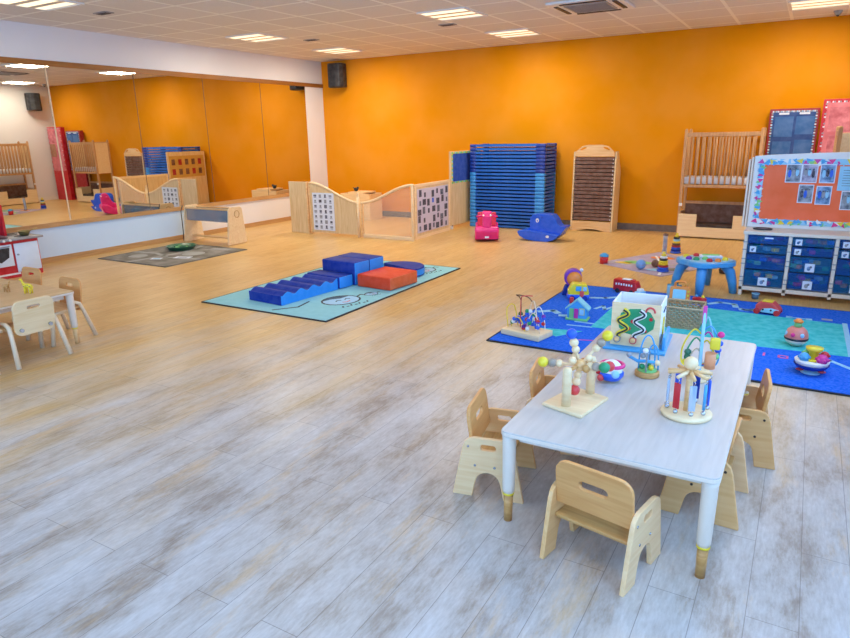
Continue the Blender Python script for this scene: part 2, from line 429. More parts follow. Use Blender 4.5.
def speaker(name, label, loc, rz):
    s = thing(name, label, 'speaker', loc, rz, 'wall speakers')
    MB().prism([(-.16, .18), (.16, .18), (.165, .05), (.13, -.02), (.06, -.06), (-.06, -.06), (-.13, -.02), (-.165, .05)], .42, BLK, T(0, 0, -.21)).build('cabinet', s, .03)
    MB().prism([(-.12, -.012), (-.06, -.055), (.06, -.055), (.12, -.012), (.125, -.02), (.063, -.068), (-.063, -.068), (-.125, -.02)], .36, plain('speaker_mesh', (34, 36, 42), .8), T(0, 0, -.18)).build('grille', s)
    MB().cyl((0, .17, 0), (0, .24, 0), .02, BLK).box((0, .236, 0), (.1, .008, .14), BLK).build('bracket', s)
speaker('wall_speaker', 'black loudspeaker high on the orange wall near the left corner', (-7.79, Y1-.24, 2.57), 0)
speaker('wall_speaker', 'black loudspeaker on the white right wall, seen only in the mirror', (X1-.24, 9.85, 2.45), -PI/2)

# ------------------------------------------------------------------ tables and chairs
def activity_table(label, x0, x1, y0, y1, h, top, legm, low, cut=.0):
    t = thing('activity_table', label, 'table', ((x0+x1)/2, (y0+y1)/2, 0)); a, c = (x1-x0)/2, (y1-y0)/2
    tp = MB().prism(rrect(-a, -c, a, c, .03), .022, top, T(0, 0, h-.022)).build('tabletop', t, .003)
    e = MB(); e.prism(rrect(-a-.0015, -c-.0015, a+.0015, c+.0015, .031), .013, CREAM, T(0, 0, h-.019), holes=[rrect(-a+.001, -c+.001, a-.001, c-.001, .03)]); e.build('edge_band', tp)
    MB().ab((-a+.06, -c+.06, h-.06), (a-.06, -c+.08, h-.022), CREAM).ab((-a+.06, c-.08, h-.06), (a-.06, c-.06, h-.022), CREAM).ab((-a+.06, -c+.08, h-.06), (-a+.08, c-.08, h-.022), CREAM).ab((a-.08, -c+.08, h-.06), (a-.06, c-.08, h-.022), CREAM).build('apron', t)
    for sx in (-1, 1):
        for sy in (-1, 1):
            px, py = sx*(a-.029), sy*(c-.034)
            l = MB().lathe([(0, .125), (.021, .125), (.024, .14), (.027, h-.04), (.030, h-.022), (0, h-.022)], legm, c=(px, py, 0)).build('leg', t)
            MB().lathe([(.0, 0), (.0165, 0), (.019, .125), (0, .125)], low, c=(px, py, 0)).build('lower_leg', l)
            MB().lathe([(.0185, .118), (.0225, .118), (.0225, .126), (.0185, .126)], YEL, c=(px, py, 0)).build('height_ring', l)
    return t
activity_table('large pale low play table in the foreground, covered with bead and chime toys', -.905, -.125, 2.09, 3.69, .40, TABLEW, CREAM, PLYD)
TL = wood('tan_tabletop', (198, 156, 106), (216, 178, 128), (14, 1.2, 14))
activity_table('low tan topped table cut off by the left edge, with toy animals on it', -6.0, -4.68, 1.25, 2.76, .41, TL, CREAM, PLY)

def ply_chair(label, loc, rz, backtop=.385, group='plywood toddler chairs around the play table'):
    t = thing('toddler_chair', label, 'chair', loc, rz, group)
    arch = [(-.068, 0), (-.056, .06)]+[(.052*math.cos(R(a)), .072+.048*math.sin(R(a))) for a in range(170, 9, -20)]+[(.056, .06), (.068, 0)]
    out = [(-.155, 0)]+arch+[(.155, 0), (.112, .225), (.102, .253), (.085, .27), (.06, .277), (-.06, .277), (-.085, .27), (-.102, .253), (-.112, .225)]
    slot = rrect(-.032, .222, .034, .248, .0119)
    for s in (-1, 1):
        M = T(s*.155-.009, 0, 0) @ YZ
        p = MB().prism(out, .018, PLYS if s > 0 else PLYS2, M, [slot]).build('side_panel', t, .003)
        sc = MB()
        for (y, z) in ((-.085, .235), (.03, .15), (-.055, .15)): sc.cyl((s*.155+s*.008, y, z), (s*.155+s*.0112, y, z), .0055, MET if s > 0 else DBROWN)
        sc.build('screw', p)
    M = T(0, -.062, .21) @ Matrix.Rotation(R(8), 4, 'X') @ XZ
    hgt = backtop-.20
    MB().prism([(-.1455, 0), (.1455, 0)]+rrect(-.1455, .0, .1455, hgt, .05)[:10], .016, PLYB, M, [rrect(-.055, hgt-.095, .055, hgt-.06, .0174)]).build('backrest', t, .003)
    MB().box((0, .0, .155), (.291, .17, .014), PLYD, bev=.004).build('seat', t)
    return t
c0 = ply_chair('plywood toddler chair at the near end of the play table, back to the viewer', (-.488, 2.07, 0), R(-11.5))
dup(c0, (-1.045, 2.385, 0), R(-79), 'plywood toddler chair at the left side of the play table, nearest the front left leg')
dup(c0, (-.965, 2.90, 0), R(-80), 'plywood toddler chair half under the play table, farther along its left side')
c1 = ply_chair('low plywood chair pushed under the right side of the table, nearest the front right leg', (-.212, 2.645, 0), R(88), .352)
dup(c0, (-.135, 3.21, 0), R(96), 'plywood toddler chair with a brown slotted back, farthest along the right side of the table')

def frame_chair(label, loc, rz, bm_):
    t = thing('nursery_chair', label, 'chair', loc, rz, 'small chairs with bent legs around the left table')
    M = T(0, -.125, .21) @ Matrix.Rotation(R(7), 4, 'X') @ XZ
    b_ = MB().prism(rrect(-.14, 0, .14, .25, .05, 6), .014, bm_, M, [rrect(-.045, .18, .045, .207, .0134)]).build('backrest', t, .003)
    MB().cyl((-.1, -.145, .25), (-.1, -.16, .25), .013, MET).cyl((.1, -.145, .25), (.1, -.16, .25), .013, MET).build('bolt', b_)
    MB().prism(rrect(-.14, -.13, .14, .14, .03), .014, PLY, T(0, 0, .235)).build('seat', t, .003)
    for s in (-1, 1):
        MB().tube([(s*.185, -.19, 0), (s*.165, -.13, .22), (s*.160, -.11, .275), (s*.158, -.07, .295), (s*.157, -.02, .295)], [.017, .015, .015, .014, .011], CREAM2, 10).build('leg', t)
        MB().tube([(s*.157, .0, .24), (s*.158, .09, .235), (s*.162, .12, .2), (s*.17, .15, 0)], [.012, .014, .015, .016], CREAM2, 10).build('leg', t)
    return t
f0 = frame_chair('cream toddler chair with slotted back at the right end of the tan table', (-4.69, 2.36, 0), PI/2, PLYP)
dup(f0, (-4.70, 1.86, 0), PI/2, 'cream toddler chair cut off by the left picture edge, beside the tan table')
f1 = frame_chair('x', (-4.965, 2.74, 0), PI, PLYB); f1['label'] = ('brown backed toddler chair behind the tan table, by its far right corner')
dup(f1, (-5.68, 2.84, 0), PI, 'toddler chair behind the tan table, in front of the play kitchen')

# toys on the left table
def toy_animal(name, label, loc, rz, m, h, sp=None, neck=.5):
    t = thing(name, label, 'toy animal', loc, rz)
    b_ = MB(); b_.sph((0, 0, h*.52), h*.2, m, (1.6, .8, .85))
    b_.tube([(h*.22, 0, h*.55), (h*.36, 0, h*(.6+neck*.35)), (h*.40, 0, h*.9)], [h*.12, h*.07, h*.06], m)
    b_.sph((h*.46, 0, h*.93), h*.09, m, (1.5, .8, .8)); b_.tube([(-h*.3, 0, h*.6), (-h*.42, 0, h*.4)], [h*.03, h*.015], m)
    for x in (-.2, .2):
        for y in (-.09, .09): b_.tube([(h*x, h*y, h*.45), (h*x, h*y*1.1, 0)], [h*.075, h*.05], m)
    b_.build('body', t)
    if sp:
        s = MB()
        for k in range(8): s.sph((h*(-.25+.07*k), h*.14*(-1)**k, h*(.5+.05*(k % 3))), h*.035, sp)
        s.build('spots', t)
toy_animal('toy_giraffe', 'yellow spotted toy giraffe standing on the tan table', (-4.92, 2.55, .41), R(200), YEL, .11, BROWN)
toy_animal('toy_deer', 'brown toy animal on the tan table, left of the yellow giraffe', (-5.12, 2.50, .41), R(10), PLYD, .085)
toy_animal('toy_cow', 'white and black toy animal at the left picture edge on the tan table', (-5.05, 2.36, .41), R(120), WH, .09, BLK)

# ------------------------------------------------------------------ play kitchen
k = thing('play_kitchen', 'red play kitchen with oven and white door against the mirror wall', 'play kitchen', (-8.2, 3.24, 0))
b_ = MB(); b_.ab((0, 0, 0), (.49, .97, .42), RED); b_.build('body', k, .006)
ct = MB().ab((0, -.01, .42), (.53, 1.02, .445), GREY, .006).build('countertop', k)
hp = MB()
for (x, y) in ((.14, .62), (.14, .85), (.38, .85), (.38, .62)): hp.cyl((x, y, .445), (x, y, .45), .075, BLK, seg=20)
hp.build('hotplate', ct)
od = MB().ab((.49, .38, .14), (.505, .66, .385), IVB, .004).build('oven_door', k)
MB().prism([(.41, .35), (.63, .35), (.61, .24), (.52, .19), (.43, .24)], .004, BLK, T(.505, 0, 0) @ YZ).build('oven_window', od)
MB().tube([(.512, .41, .365), (.525, .43, .365), (.525, .61, .365), (.512, .63, .365)], .006, GREY).build('handle', od)
MB().ab((.49, .46, .035), (.497, .71, .055), WH).build('drawer_strip', k)
cd = MB().ab((.49, .685, .06), (.505, .955, .385), IVB, .004).build('cabinet_door', k)
MB().cyl((.505, .71, .26), (.52, .71, .26), .01, GREY).build('knob', cd)
for y in (.5, .57, .64): MB().cyl((.53, y, .432), (.545, y, .432), .013, WH).build('knob', k)
up = MB(); up.ab((.0, .76, .445), (.2, .79, .80), RED); up.ab((.0, -.0, .445), (.03, .76, .80), RED); up.ab((.03, 0, .77), (.2, .76, .80), RED); up.build('back_panel', k, .004)
MB().ab((.06, .7902, .5), (.16, .794, .66), SKY).build('side_window', k)
pt = thing('toy_saucepan', 'dark metal toy saucepan on the worktop of the red play kitchen', 'saucepan', (-7.82, 4.13, .4525))
MB().lathe([(0, 0), (.045, 0), (.065, .045), (.068, .05), (.06, .047), (.042, .006), (0, .006)], plain('bronze', (176, 156, 96), .3, .05, metal=.6)).build('bowl', pt)
MB().tube([(.05, .03, .045), (.12, .09, .08)], .005, plain('brass', (200, 180, 110), .3, metal=.7)).build('handle', pt)
kb = thing('toy_basket', 'grey and pink toy pot at the left picture edge by the kitchen', 'toy pot', (-7.55, 3.5, 0))
MB().lathe([(0, 0), (.07, 0), (.09, .15), (.085, .15), (.066, .006), (0, .006)], PINK).build('tub', kb)
MB().lathe([(0, .15), (.092, .15), (.092, .16), (.03, .19), (0, .19)], GREY).build('lid', kb)

# ------------------------------------------------------------------ left play mat with trough unit
m_ = MB().ab((0, 0, 0), (1.33, 1.36, .008), MATG)
for (x, y, r) in ((.35, .35, .12), (.9, .8, .15)): m_.prism(circ(x, y, r, 16), .001, MATG2, T(0, 0, .008))
for q in ([(0, .55), (.4, .6), (.8, .45), (1.3, .55)], [(.6, 0), (.65, .4), (.7, .8), (.5, 1.3)]): m_.stroke(q, .06, MATG2, .008)
m_.stroke([(.01, .01), (1.32, .01), (1.32, 1.35), (.01, 1.35), (.01, .01)], .014, DARK, .008)
tag(m_.build('play_mat', loc=(-7.93, 5.05, .0)), 'grey printed road play mat on the floor by the mirror wall', 'mat')
for i, (x, y, rz, w_, h_) in enumerate(((-7.17, 5.37, .5, .14, .10), (-6.92, 5.58, .35, .22, .12), (-6.95, 6.25, .2, .30, .12))):
    tag(MB().box((0, 0, .001), (w_, h_, .002), PAPER if i < 2 else MATG2).box((0, 0, .0024), (w_*.6, h_*.5, .0006), PSKY if i == 0 else GREY).build('play_card', loc=(x, y, .0095), rz=rz),
        ['small pale blue card lying leftmost on the grey play mat', 'white card lying in the middle of the grey play mat', 'pale grey card lying at the right of the grey play mat'][i], 'card', 'cards on the grey play mat')
tr = thing('sorting_tray', 'round dark green plastic tray of small pieces on the grey mat', 'tray', (-7.47, 6.02, .0095))
MB().lathe([(0, 0), (.16, 0), (.2, .05), (.21, .055), (.195, .055), (.155, .012), (0, .012)], DGRN, c=(0, 0, 0)).build('bowl', tr)
q = MB()
for i in range(26):
    a, r_ = random.random()*2*PI, random.random()*.13
    q.box((r_*math.cos(a), r_*math.sin(a), .03), (.05, .04, .03), DGRN if i % 3 else LGRN, rz=a, bev=.005)
tag(q.build('green_bricks'), 'heap of small green toy pieces in the round tray', 'toy bricks', kind='stuff').location = (-7.47, 6.02, .0075)
u = thing('trough_unit', 'low plywood play unit with a clear trough between two panels', 'play unit', (-7.53, 6.68, .0095)); u.scale = (1.08, 1, 1.13)
sideout = [(-.17, 0), (.20, 0), (.15, .44), (.12, .47), (-.08, .47), (-.11, .44)]
for s in (-1, 1):
    p = MB().prism(sideout, .02, PLYP, T(s*.42-.01, 0, 0) @ YZ).build('side_panel', u, .004)
    MB().tube([(s*.42+s*.012, .04+.045*math.cos(a), .38+.045*math.sin(a)) for a in [k*2*PI/16 for k in range(16)]], .004, PLYD, 5, closed=True).build('ring_mark', p)
t_ = MB()
t_.ab((-.408, -.09, .28), (.408, -.083, .43), TROUGH); t_.ab((-.408, .11, .28), (.408, .117, .43), TROUGH); t_.ab((-.408, -.083, .28), (.408, .11, .287), TROUGH)
t_.build('trough', u)
MB().ab((-.41, -.105, .43), (.41, -.075, .45), PLY).ab((-.41, .10, .43), (.41, .13, .45), PLY).build('rail', u, .003)
MB().ab((-.41, -.03, .06), (.41, .05, .075), PLY).build('lower_shelf', u, .003)
MB().ab((-.41, .16, .03), (.41, .175, .26), PLYP).build('back_board', u) if False else None
MB().tube([(-.44, -.12, .47), (-.45, -.15, .4), (-.44, -.16, .15), (-.44, -.17, .012)], .006, DARK).build('cord', u)
bb = thing('toy_block', 'teal block inside the clear trough of the plywood unit', 'block', (-7.52+.28, 6.69, .0095+.287*1.13+.0008))
MB().box((0, 0, .05), (.12, .1, .1), plain('teal_block', (20, 130, 150), .5), bev=.01).build('block', bb)
MB().prism(circ(0, 0, .03, 12), .002, PSKY, T(0, 0, .1)).build('spot', bb)
bb = thing('toy_block', 'pale orange block inside the clear trough, left of the teal block', 'block', (-7.52-.05, 6.69, .0095+.287*1.13+.0008))
MB().box((0, 0, .045), (.16, .09, .09), plain('pale_orange_block', (220, 160, 120), .5), bev=.01).build('block', bb)
MB().prism(circ(0, 0, .03, 12), .002, WH, T(0, 0, .09)).build('spot', bb)

# ------------------------------------------------------------------ toddler enclosure
def place(o, x0, y0, x1, y1, z=0):
    o.location = (x0, y0, z); o.rotation_euler = (0, 0, math.atan2(y1-y0, x1-x0)); return math.hypot(x1-x0, y1-y0)
p = thing('playpen_panel', 'solid plywood playpen panel at the left end of the enclosure', 'playpen panel'); Lg = place(p, -7.19, 8.0, -6.79, 7.98)
MB().ab((0, 0, .0), (Lg-.03, .03, .81), PLYV).build('board', p, .004); MB().ab((Lg-.03, -.005, 0), (Lg, .035, .815), PLY, .003).build('post', p)
p = thing('playpen_panel', 'wavy topped plywood playpen panel with a white picture poster', 'playpen panel'); Lg = place(p, -6.74, 7.98, -5.81, 7.98)
def sw(u_, up_): # s-curve between .80 and .52
    k_ = 3*u_*u_-2*u_**3
    return .80-.28*k_ if not up_ else .52+.28*k_
cur = [(Lg*i/16, sw(i/16, False)) for i in range(17)]
MB().prism([(0, .03), (Lg-.04, .03)]+[(x, z-.012) for x, z in reversed(cur) if x < Lg-.03], .018, PLYV, T(0, .024, 0) @ XZ).build('board', p)
MB().tube([(x, .015, z) for x, z in cur], .019, PLYP, 8).build('top_rail', p)
MB().ab((-.03, -.005, 0), (.0, .035, .81), PLY, .003).build('post', p)
MB().cyl((Lg-.02, .015, .0), (Lg-.02, .015, .60), .024, PLYP).lathe([(.022, .60), (.026, .61), (.012, .63), (.02, .645), (.018, .66), (0, .67)], PLYP, c=(Lg-.02, .015, 0)).build('post', p)
po = MB().ab((.04, .0, .07), (.46, .0052, .65), PAPER)
for r_ in range(7):
    for c_ in range(4):
        x, z = .095+c_*.10, .125+r_*.08
        po.box((x, -.0006, z), (.055-.01*((r_+c_) % 3), .001, .03+.008*((r_*3+c_) % 3)), INKD if (r_*5+c_*3) % 7 == 0 else (GREY if (r_+c_) % 2 else INK))
        po.box((x, -.0006, z-.028), (.05, .001, .008), INK)
po.build('poster', p)
p = thing('playpen_panel', 'playpen panel with a clear window and a top rail rising to the right', 'playpen panel'); Lg = place(p, -5.78, 7.98, -4.86, 8.0)
cur = [(Lg*i/16, sw(i/16, True)) for i in range(17)]
MB().tube([(x, .015, z) for x, z in cur], .02, PLYP, 8).build('top_rail', p)
MB().ab((0, 0, .0), (.035, .03, .51), PLY, .003).build('post', p)
MB().ab((Lg-.035, -.005, 0), (Lg, .035, .80), PLYP, .003).build('post', p)
MB().ab((.035, .002, .0), (Lg-.035, .028, .055), PLYP, .003).build('bottom_rail', p)
MB().prism([(.035, .055), (Lg-.035, .055)]+[(x, z-.01) for x, z in reversed(cur) if .035 < x < Lg-.035], .004, CLR, T(0, .017, 0) @ XZ).build('window', p)
p = thing('playpen_panel', 'playpen panel covered by a poster of small photographs', 'playpen panel'); Lg = place(p, -4.88, 8.08, -4.91, 9.22)
MB().ab((0, 0, .03), (Lg, .025, .77), PLYV).build('board', p, .003)
f = MB().ab((0, -.008, 0), (.04, .033, .80), PLYP).ab((Lg-.04, -.008, 0), (Lg, .033, .80), PLYP).ab((.04, -.004, .76), (Lg-.04, .03, .80), PLYP).ab((.04, -.004, 0), (Lg-.04, .03, .045), PLYP)
f.build('frame', p, .003)
po = MB().ab((.07, -.006, .09), (Lg-.07, -.0005, .73), plain('lilac_paper', (206, 198, 214), .6, .03, 30))
for r_ in range(5):
    for c_ in range(7):
        if (r_*3+c_*5) % 9 == 4: continue
        po.box((.14+c_*.142+.02*math.sin(r_*5+c_), -.007, .15+r_*.125+.015*math.sin(c_*3+r_*2)), (.05+.05*((c_*2+r_) % 3)/2, .002, .07+.03*((c_+r_*2) % 3)/2), BLUE if (r_, c_) == (3, 3) else (INKD if (r_+c_) % 3 else PUR if (r_*c_) % 4 == 3 else INK))
po.build('poster', p)
p = thing('pinboard_screen', 'tall plywood screen with blue felt top beside the blue cot stack', 'screen'); Lg = place(p, -4.91, 9.25, -4.87, 10.28)
MB().ab((0, 0, .06), (Lg, .03, 1.23), PLYV).build('board', p, .004)
MB().ab((.07, -.005, .76), (Lg-.015, -.0003, 1.19), FELTB).build('felt', p)
bd = MB().ab((.036, -.0045, .735), (.064, -.0003, 1.215), LGRN).ab((.064, -.0045, 1.194), (Lg-.02, -.0003, 1.215), LGRN).ab((.064, -.0045, .735), (Lg-.02, -.0003, .757), LGRN)
for i in range(20):
    m_ = (LGRN, YEL, PSKY)[i % 3]; a = i/20
    bd.box((.05, -.005, .74+.47*a), (.03, .005, .022), m_); bd.box((.05+(Lg-.08)*a, -.005, 1.205), (.022, .005, .025), m_); bd.box((.05+(Lg-.08)*a, -.005, .745), (.022, .005, .025), m_)
bd.build('border', p)
bp = MB().ab((.04, .0302, .7), (Lg-.04, .034, 1.15), plain('ochre_board', (206, 160, 70), .7))
for i in range(10): bp.box((.14+.18*(i % 5), .036, .82+.2*(i//5)), (.09, .003, .12), BROWN if i % 3 else DRED)
bp.build('back_poster', p)
for x in (.05, Lg-.05): MB().cyl((x, .0, .03), (x, .03, .03), .03, WH).box((x, .015, .055), (.03, .03, .02), BLK).build('castor', p)
b_ = thing('storage_crate', 'pale wooden crate inside the enclosure against the orange wall', 'crate', (-7.14, 9.9, 0))
MB().ab((-.33, -.2, 0), (.33, -.18, .47), PLYP).ab((-.33, .18, 0), (.33, .2, .47), PLYP).ab((-.33, -.18, 0), (-.31, .18, .47), PLYP).ab((.31, -.18, 0), (.33, .18, .47), PLYP).ab((-.31, -.18, .0), (.31, .18, .02), PLY).build('body', b_, .003)
MB().ab((-.16, -.19, .472), (.2, .19, .50), PLYP).build('lid', b_, .003)
tag(MB().sph((0, 0, .035), .036, BLK, (1.3, 1, 1)).sph((.04, 0, .06), .022, BLK).tube([(-.04, 0, .05), (-.07, 0, .07)], [.009, .005], BLK).build('soft_toy', loc=(-7.25, 9.9, .5005)), 'small dark soft toy on the crate behind the playpen', 'soft toy')

# ------------------------------------------------------------------ stacked blue cots
NC = 24; PT = 1.33/NC
FAB = plain('dark_blue_mesh', (10, 48, 132), .6, .08, 30); RIM = plain('blue_rim', (18, 100, 196), .4, .06); LEGB = plain('light_blue_leg', (56, 150, 222), .4, .05); LEGD = plain('royal_blue_leg', (12, 58, 156), .4, .05)
def cot(label, leg, z):
    t = thing('sleeping_cot', label, 'cot', (-4.165, 10.0, z), 0, 'blue sleeping cots in the stack')
    MB().box((0, 0, .030), (1.24, .50, .008), FAB).build('canvas', t)
    MB().ab((-.58, -.262, .012), (.55, -.245, .046), RIM).ab((-.58, .245, .012), (.55, .262, .046), RIM).ab((-.632, -.2, .012), (-.615, .2, .046), RIM).ab((.615, -.2, .012), (.632, .2, .046), RIM).build('rim', t)
    for x, w_ in ((-.592, .10), (.565, .15)):
        for y in (-.235, .235): MB().box((x, y, PT/2-.001), (w_, .07, PT-.004), leg, bev=.006, seg=1).build('corner_leg', t)
    return t
a_ = cot('bottom cot of the blue stack, resting on the floor', LEGB, 0)
for i in range(1, 16): dup(a_, (-4.165, 10.0, i*PT), 0, 'blue sleeping cot with light blue corners in the lower part of the stack')
a_ = cot('blue sleeping cot with dark blue corners in the upper part of the stack', LEGD, 16*PT)
for i in range(17, NC): dup(a_, (-4.165, 10.0, i*PT), 0, 'topmost cot of the tall blue stack' if i == NC-1 else None)

# slatted wooden rack
k = thing('slatted_rack', 'narrow wooden rack of dark brown slats leaning by the orange wall', 'rack', (-2.83, 10.0, 0))
for s in (-1, 1):
    MB().prism([(-.03, 0), (.3, 0), (.3, .9), (.15, 1.14), (.12, 1.2), (.0, 1.2)], .025, PLYV, T(s*.315-.0125, 0, 0) @ YZ).build('side_panel', k, .004)
MB().prism([(-.302, 0), (-.22, .0)]+[(-.22+.44*i/8, .03*math.sin(PI*i/8)) for i in range(1, 8)]+[(.22, 0), (.302, 0), (.302, .15), (-.302, .15)], .02, PLY, T(0, -.01, 0) @ XZ).build('base_panel', k, .003)
MB().prism([(-.302, 1.13), (.302, 1.13), (.29, 1.2), (.2, 1.28), (.1, 1.3), (-.1, 1.3), (-.2, 1.28), (-.29, 1.2)], .02, PLY, T(0, .0, 0) @ XZ,
           [[(-.22, 1.215), (-.13, 1.25), (-.13, 1.27), (-.18, 1.262), (-.225, 1.235)], [(.13, 1.25), (.22, 1.215), (.225, 1.235), (.18, 1.262), (.13, 1.27)]]).build('top_panel', k, .003)
for i in range(17):
    z = .165+i*.0565
    sl = MB().ab((-.30, -.01, z), (.30, .26, z+.046), BROWN).build('slat', k, .004)
    MB().cyl((.285, -.011, z+.018), (.285, -.016, z+.018), .008, WH).build('peg', sl)

# ------------------------------------------------------------------ rockers
def rocker_whale():
    t = thing('whale_rocker', 'blue plastic whale rocker on the floor before the blue cot stack', 'rocker', (-3.17, 8.87, 0))
    out = [(-.37, .115), (-.33, .06), (-.24, .02), (-.1, 0), (.08, .0), (.18, .03), (.26, .10), (.345, .215), (.335, .228), (.25, .222), (.215, .25), (.18, .32), (.13, .375), (.06, .385), (-.10, .385), (-.17, .37), (-.205, .32), (-.21, .25), (-.205, .19), (-.24, .155), (-.32, .14), (-.36, .135)]
    b_ = MB()
    b_.prism([(x*.985, z*.97+.006) for x, z in out], .2, BLUE, T(0, .1, 0) @ XZ, smooth=False)
    b_.prism([(x, z) for x, z in out if z < .16]+[], .34, BLUE, T(0, .17, 0) @ XZ)
    o = b_.build('body', t, .02)
    for s in (-1, 1):
        e = MB(); e.prism(circ(-.09, .29, .024, 16, .03), .004, WH, T(0, s*.101+.002, 0) @ XZ); e.prism(circ(-.09, .285, .009, 12, .014), .006, BLUE, T(0, s*.102+.003, 0) @ XZ); e.build('eye', t)
        MB().prism(circ(.09, .075, .025, 12, .018), .004, WH, T(0, s*.171+.002, 0) @ XZ).build('sticker', t)
    MB().cyl((-.03, -.15, .34), (-.03, .15, .34), .014, BLUE).build('handle', t)
rocker_whale()
t = thing('pink_rocker', 'pink plastic rocker with handlebars on the floor before the cot stack', 'rocker', (-3.98, 8.62, 0), R(25))
side = [(-.34, .16), (-.28, .04), (-.12, 0), (.2, 0), (.36, .05), (.44, .14), (.42, .2), (.34, .17), (.1, .13), (-.1, .13), (-.2, .2), (-.3, .22)]
for s in (-1, 1): pass
MB().prism(side, .34, PINK, T(-.17, 0, 0) @ YZ).build('base', t, .02)
MB().prism([(-.30, .16), (.0, .12), (.0, .2), (-.1, .26), (-.16, .40), (-.2, .44), (-.27, .43), (-.31, .36)], .13, PINK, T(-.065, 0, 0) @ YZ).build('head', t, .03)
MB().prism([(.25, .15), (.38, .17), (.40, .34), (.33, .36)], .28, plain('crimson_plastic', (206, 24, 70), .35), T(-.14, 0, 0) @ YZ).build('backrest', t, .02)
MB().tube([(-.15, -.2, .35), (-.05, -.2, .37), (.05, -.2, .37), (.15, -.2, .35)], .015, PINK).build('handlebar', t)
MB().prism(rrect(-.03, .06, .03, .15, .008), .004, PAPER, T(0, -.325, 0) @ Matrix.Rotation(R(-18), 4, 'X') @ XZ).build('sticker', t)
for s in (-1, 1): MB().sph((s*.05, -.295, .38), .014, WH).build('eye', t)

# ------------------------------------------------------------------ bunk cribs
def crib(label, loc, rz):
    t = thing('bunk_crib', label, 'crib', loc, rz, 'two tier wooden cribs')
    W, D = .475, .42      # half width, depth (front at y=0, going back)
    for x in (-W, W):
        for y in (.02, D-.02): MB().box((x, y, .745), (.04, .04, 1.49), BEECH, bev=.004).sph((x, y, 1.485), .022, BEECH).build('post', t)
    for y in (.02, D-.02):
        MB().ab((-W+.02, y-.014, 1.40), (W-.02, y+.014, 1.455), BEECH).ab((-W+.02, y-.014, .71), (W-.02, y+.014, .75), BEECH).build('rail', t, .004)
        for i in range(11):
            x = -W+.02+(i+1)*(2*W-.04)/12; MB().box((x, y, 1.075), (.024, .014, .65), BEECH, bev=.003, seg=1).build('slat', t)
    for x in (-W, W):
        MB().ab((x-.009, .04, .71), (x+.009, D-.04, 1.43), PLYP).build('end_panel', t, .003)
        MB().ab((x-.009, .04, .02), (x+.009, D-.04, .36), PLYP).build('end_panel', t, .003)
    MB().ab((-W+.01, .035, .755), (W-.01, D-.035, .855), PAPER, .02).build('mattress', t)
    MB().ab((-W+.01, .03, .715), (W-.01, D-.03, .745), PLY).build('bed_base', t)
    MB().prism([(-W-.005, .02), (W+.005, .02), (W+.005, .34), (W-.24, .34), (W-.24, .16), (-W+.24, .16), (-W+.24, .34), (-W-.005, .34)], .018, PLYP, T(0, 0, 0) @ XZ).build('front_board', t, .003)
    MB().ab((-W+.02, .02, .16), (W-.02, D-.03, .19), DBROWN).build('lower_mattress', t)
    MB().ab((-W+.02, D-.05, .45), (W-.02, D-.03, .49), BEECH).ab((-W+.02, D-.035, .19), (W-.02, D-.025, .45), BROWN).build('back_board', t)
    MB().ab((-W-.01, -.02, .45), (-W+.03, .0, .49), WH).build('latch', t)
    return t
cr = crib('two tier wooden crib with slatted top tier standing against the orange wall', (-1.06, 9.88, 0), 0)
dup(cr, (.22, 8.85, 0), -PI/2, 'second two tier crib along the right wall, seen in the mirror')

# framed display boards behind the shelf
def frame_board(label, x0, x1, y, zt, face, edge, n):
    t = thing('display_board', label, 'display board', ((x0+x1)/2, y, 0)); W = (x1-x0)/2
    MB().ab((-W, .0, 0), (W, .1, zt), edge).build('backing', t, .004)
    f = MB().ab((-W+.04, -.012, .75), (W-.04, -.0003, zt-.04), face); f.build('poster', t)
    pn = MB()
    if n == 0:
        for (a, b2, c_, d_) in ((-.22, .0, zt-.36, zt-.1), (.03, .24, zt-.33, zt-.1), (-.22, .0, zt-.62, zt-.42), (.04, .24, zt-.6, zt-.4)): pn.ab((a, -.015, c_), (b2, -.0125, d_), plain('steel_blue_print', (52, 106, 170), .6, .12, 10))
        for (a, b2) in ((-.18, -.06), (.06, .18)):
            for z in (zt-.075, zt-.66): pn.ab((a, -.016, z), (b2, -.0125, z+.025), PAPER)
    else:
        for (a, b2, c_, d_) in ((-.22, .25, zt-.40, zt-.1), (-.2, .0, zt-.72, zt-.44)): pn.ab((a, -.015, c_), (b2, -.0125, d_), plain('rose_print', (226, 110, 124), .6, .35, 10))
        pn.ab((.02, -.02, zt-.74), (.25, -.0125, zt-.42), plain('tan_card', (176, 120, 84), .7, .2))
    pn.build('picture', t)
    bd = MB()
    for i in range(26):
        m_ = (PAPER, GREY, PSKY if n == 0 else RED)[i % 3]; z = .78+(zt-.84)*i/25
        for s in (-1, 1): bd.box((s*(W-.035), -.013, z), (.022, .004, .018), m_)
        bd.box((-W+.04+(2*W-.08)*i/25, -.013, zt-.035), (.016, .004, .02), m_)
    bd.build('border', t)
frame_board('red edged blue display board standing between crib and red board', -.548, .035, 10.225, 1.74, plain('navy_poster', (24, 70, 138), .6, .1, 8), DRED, 0)
frame_board('tall red and pink display board at the right edge by the orange wall', .06, .66, 10.12, 1.84, plain('pink_poster', (230, 120, 130), .6, .2, 6), RED, 1)

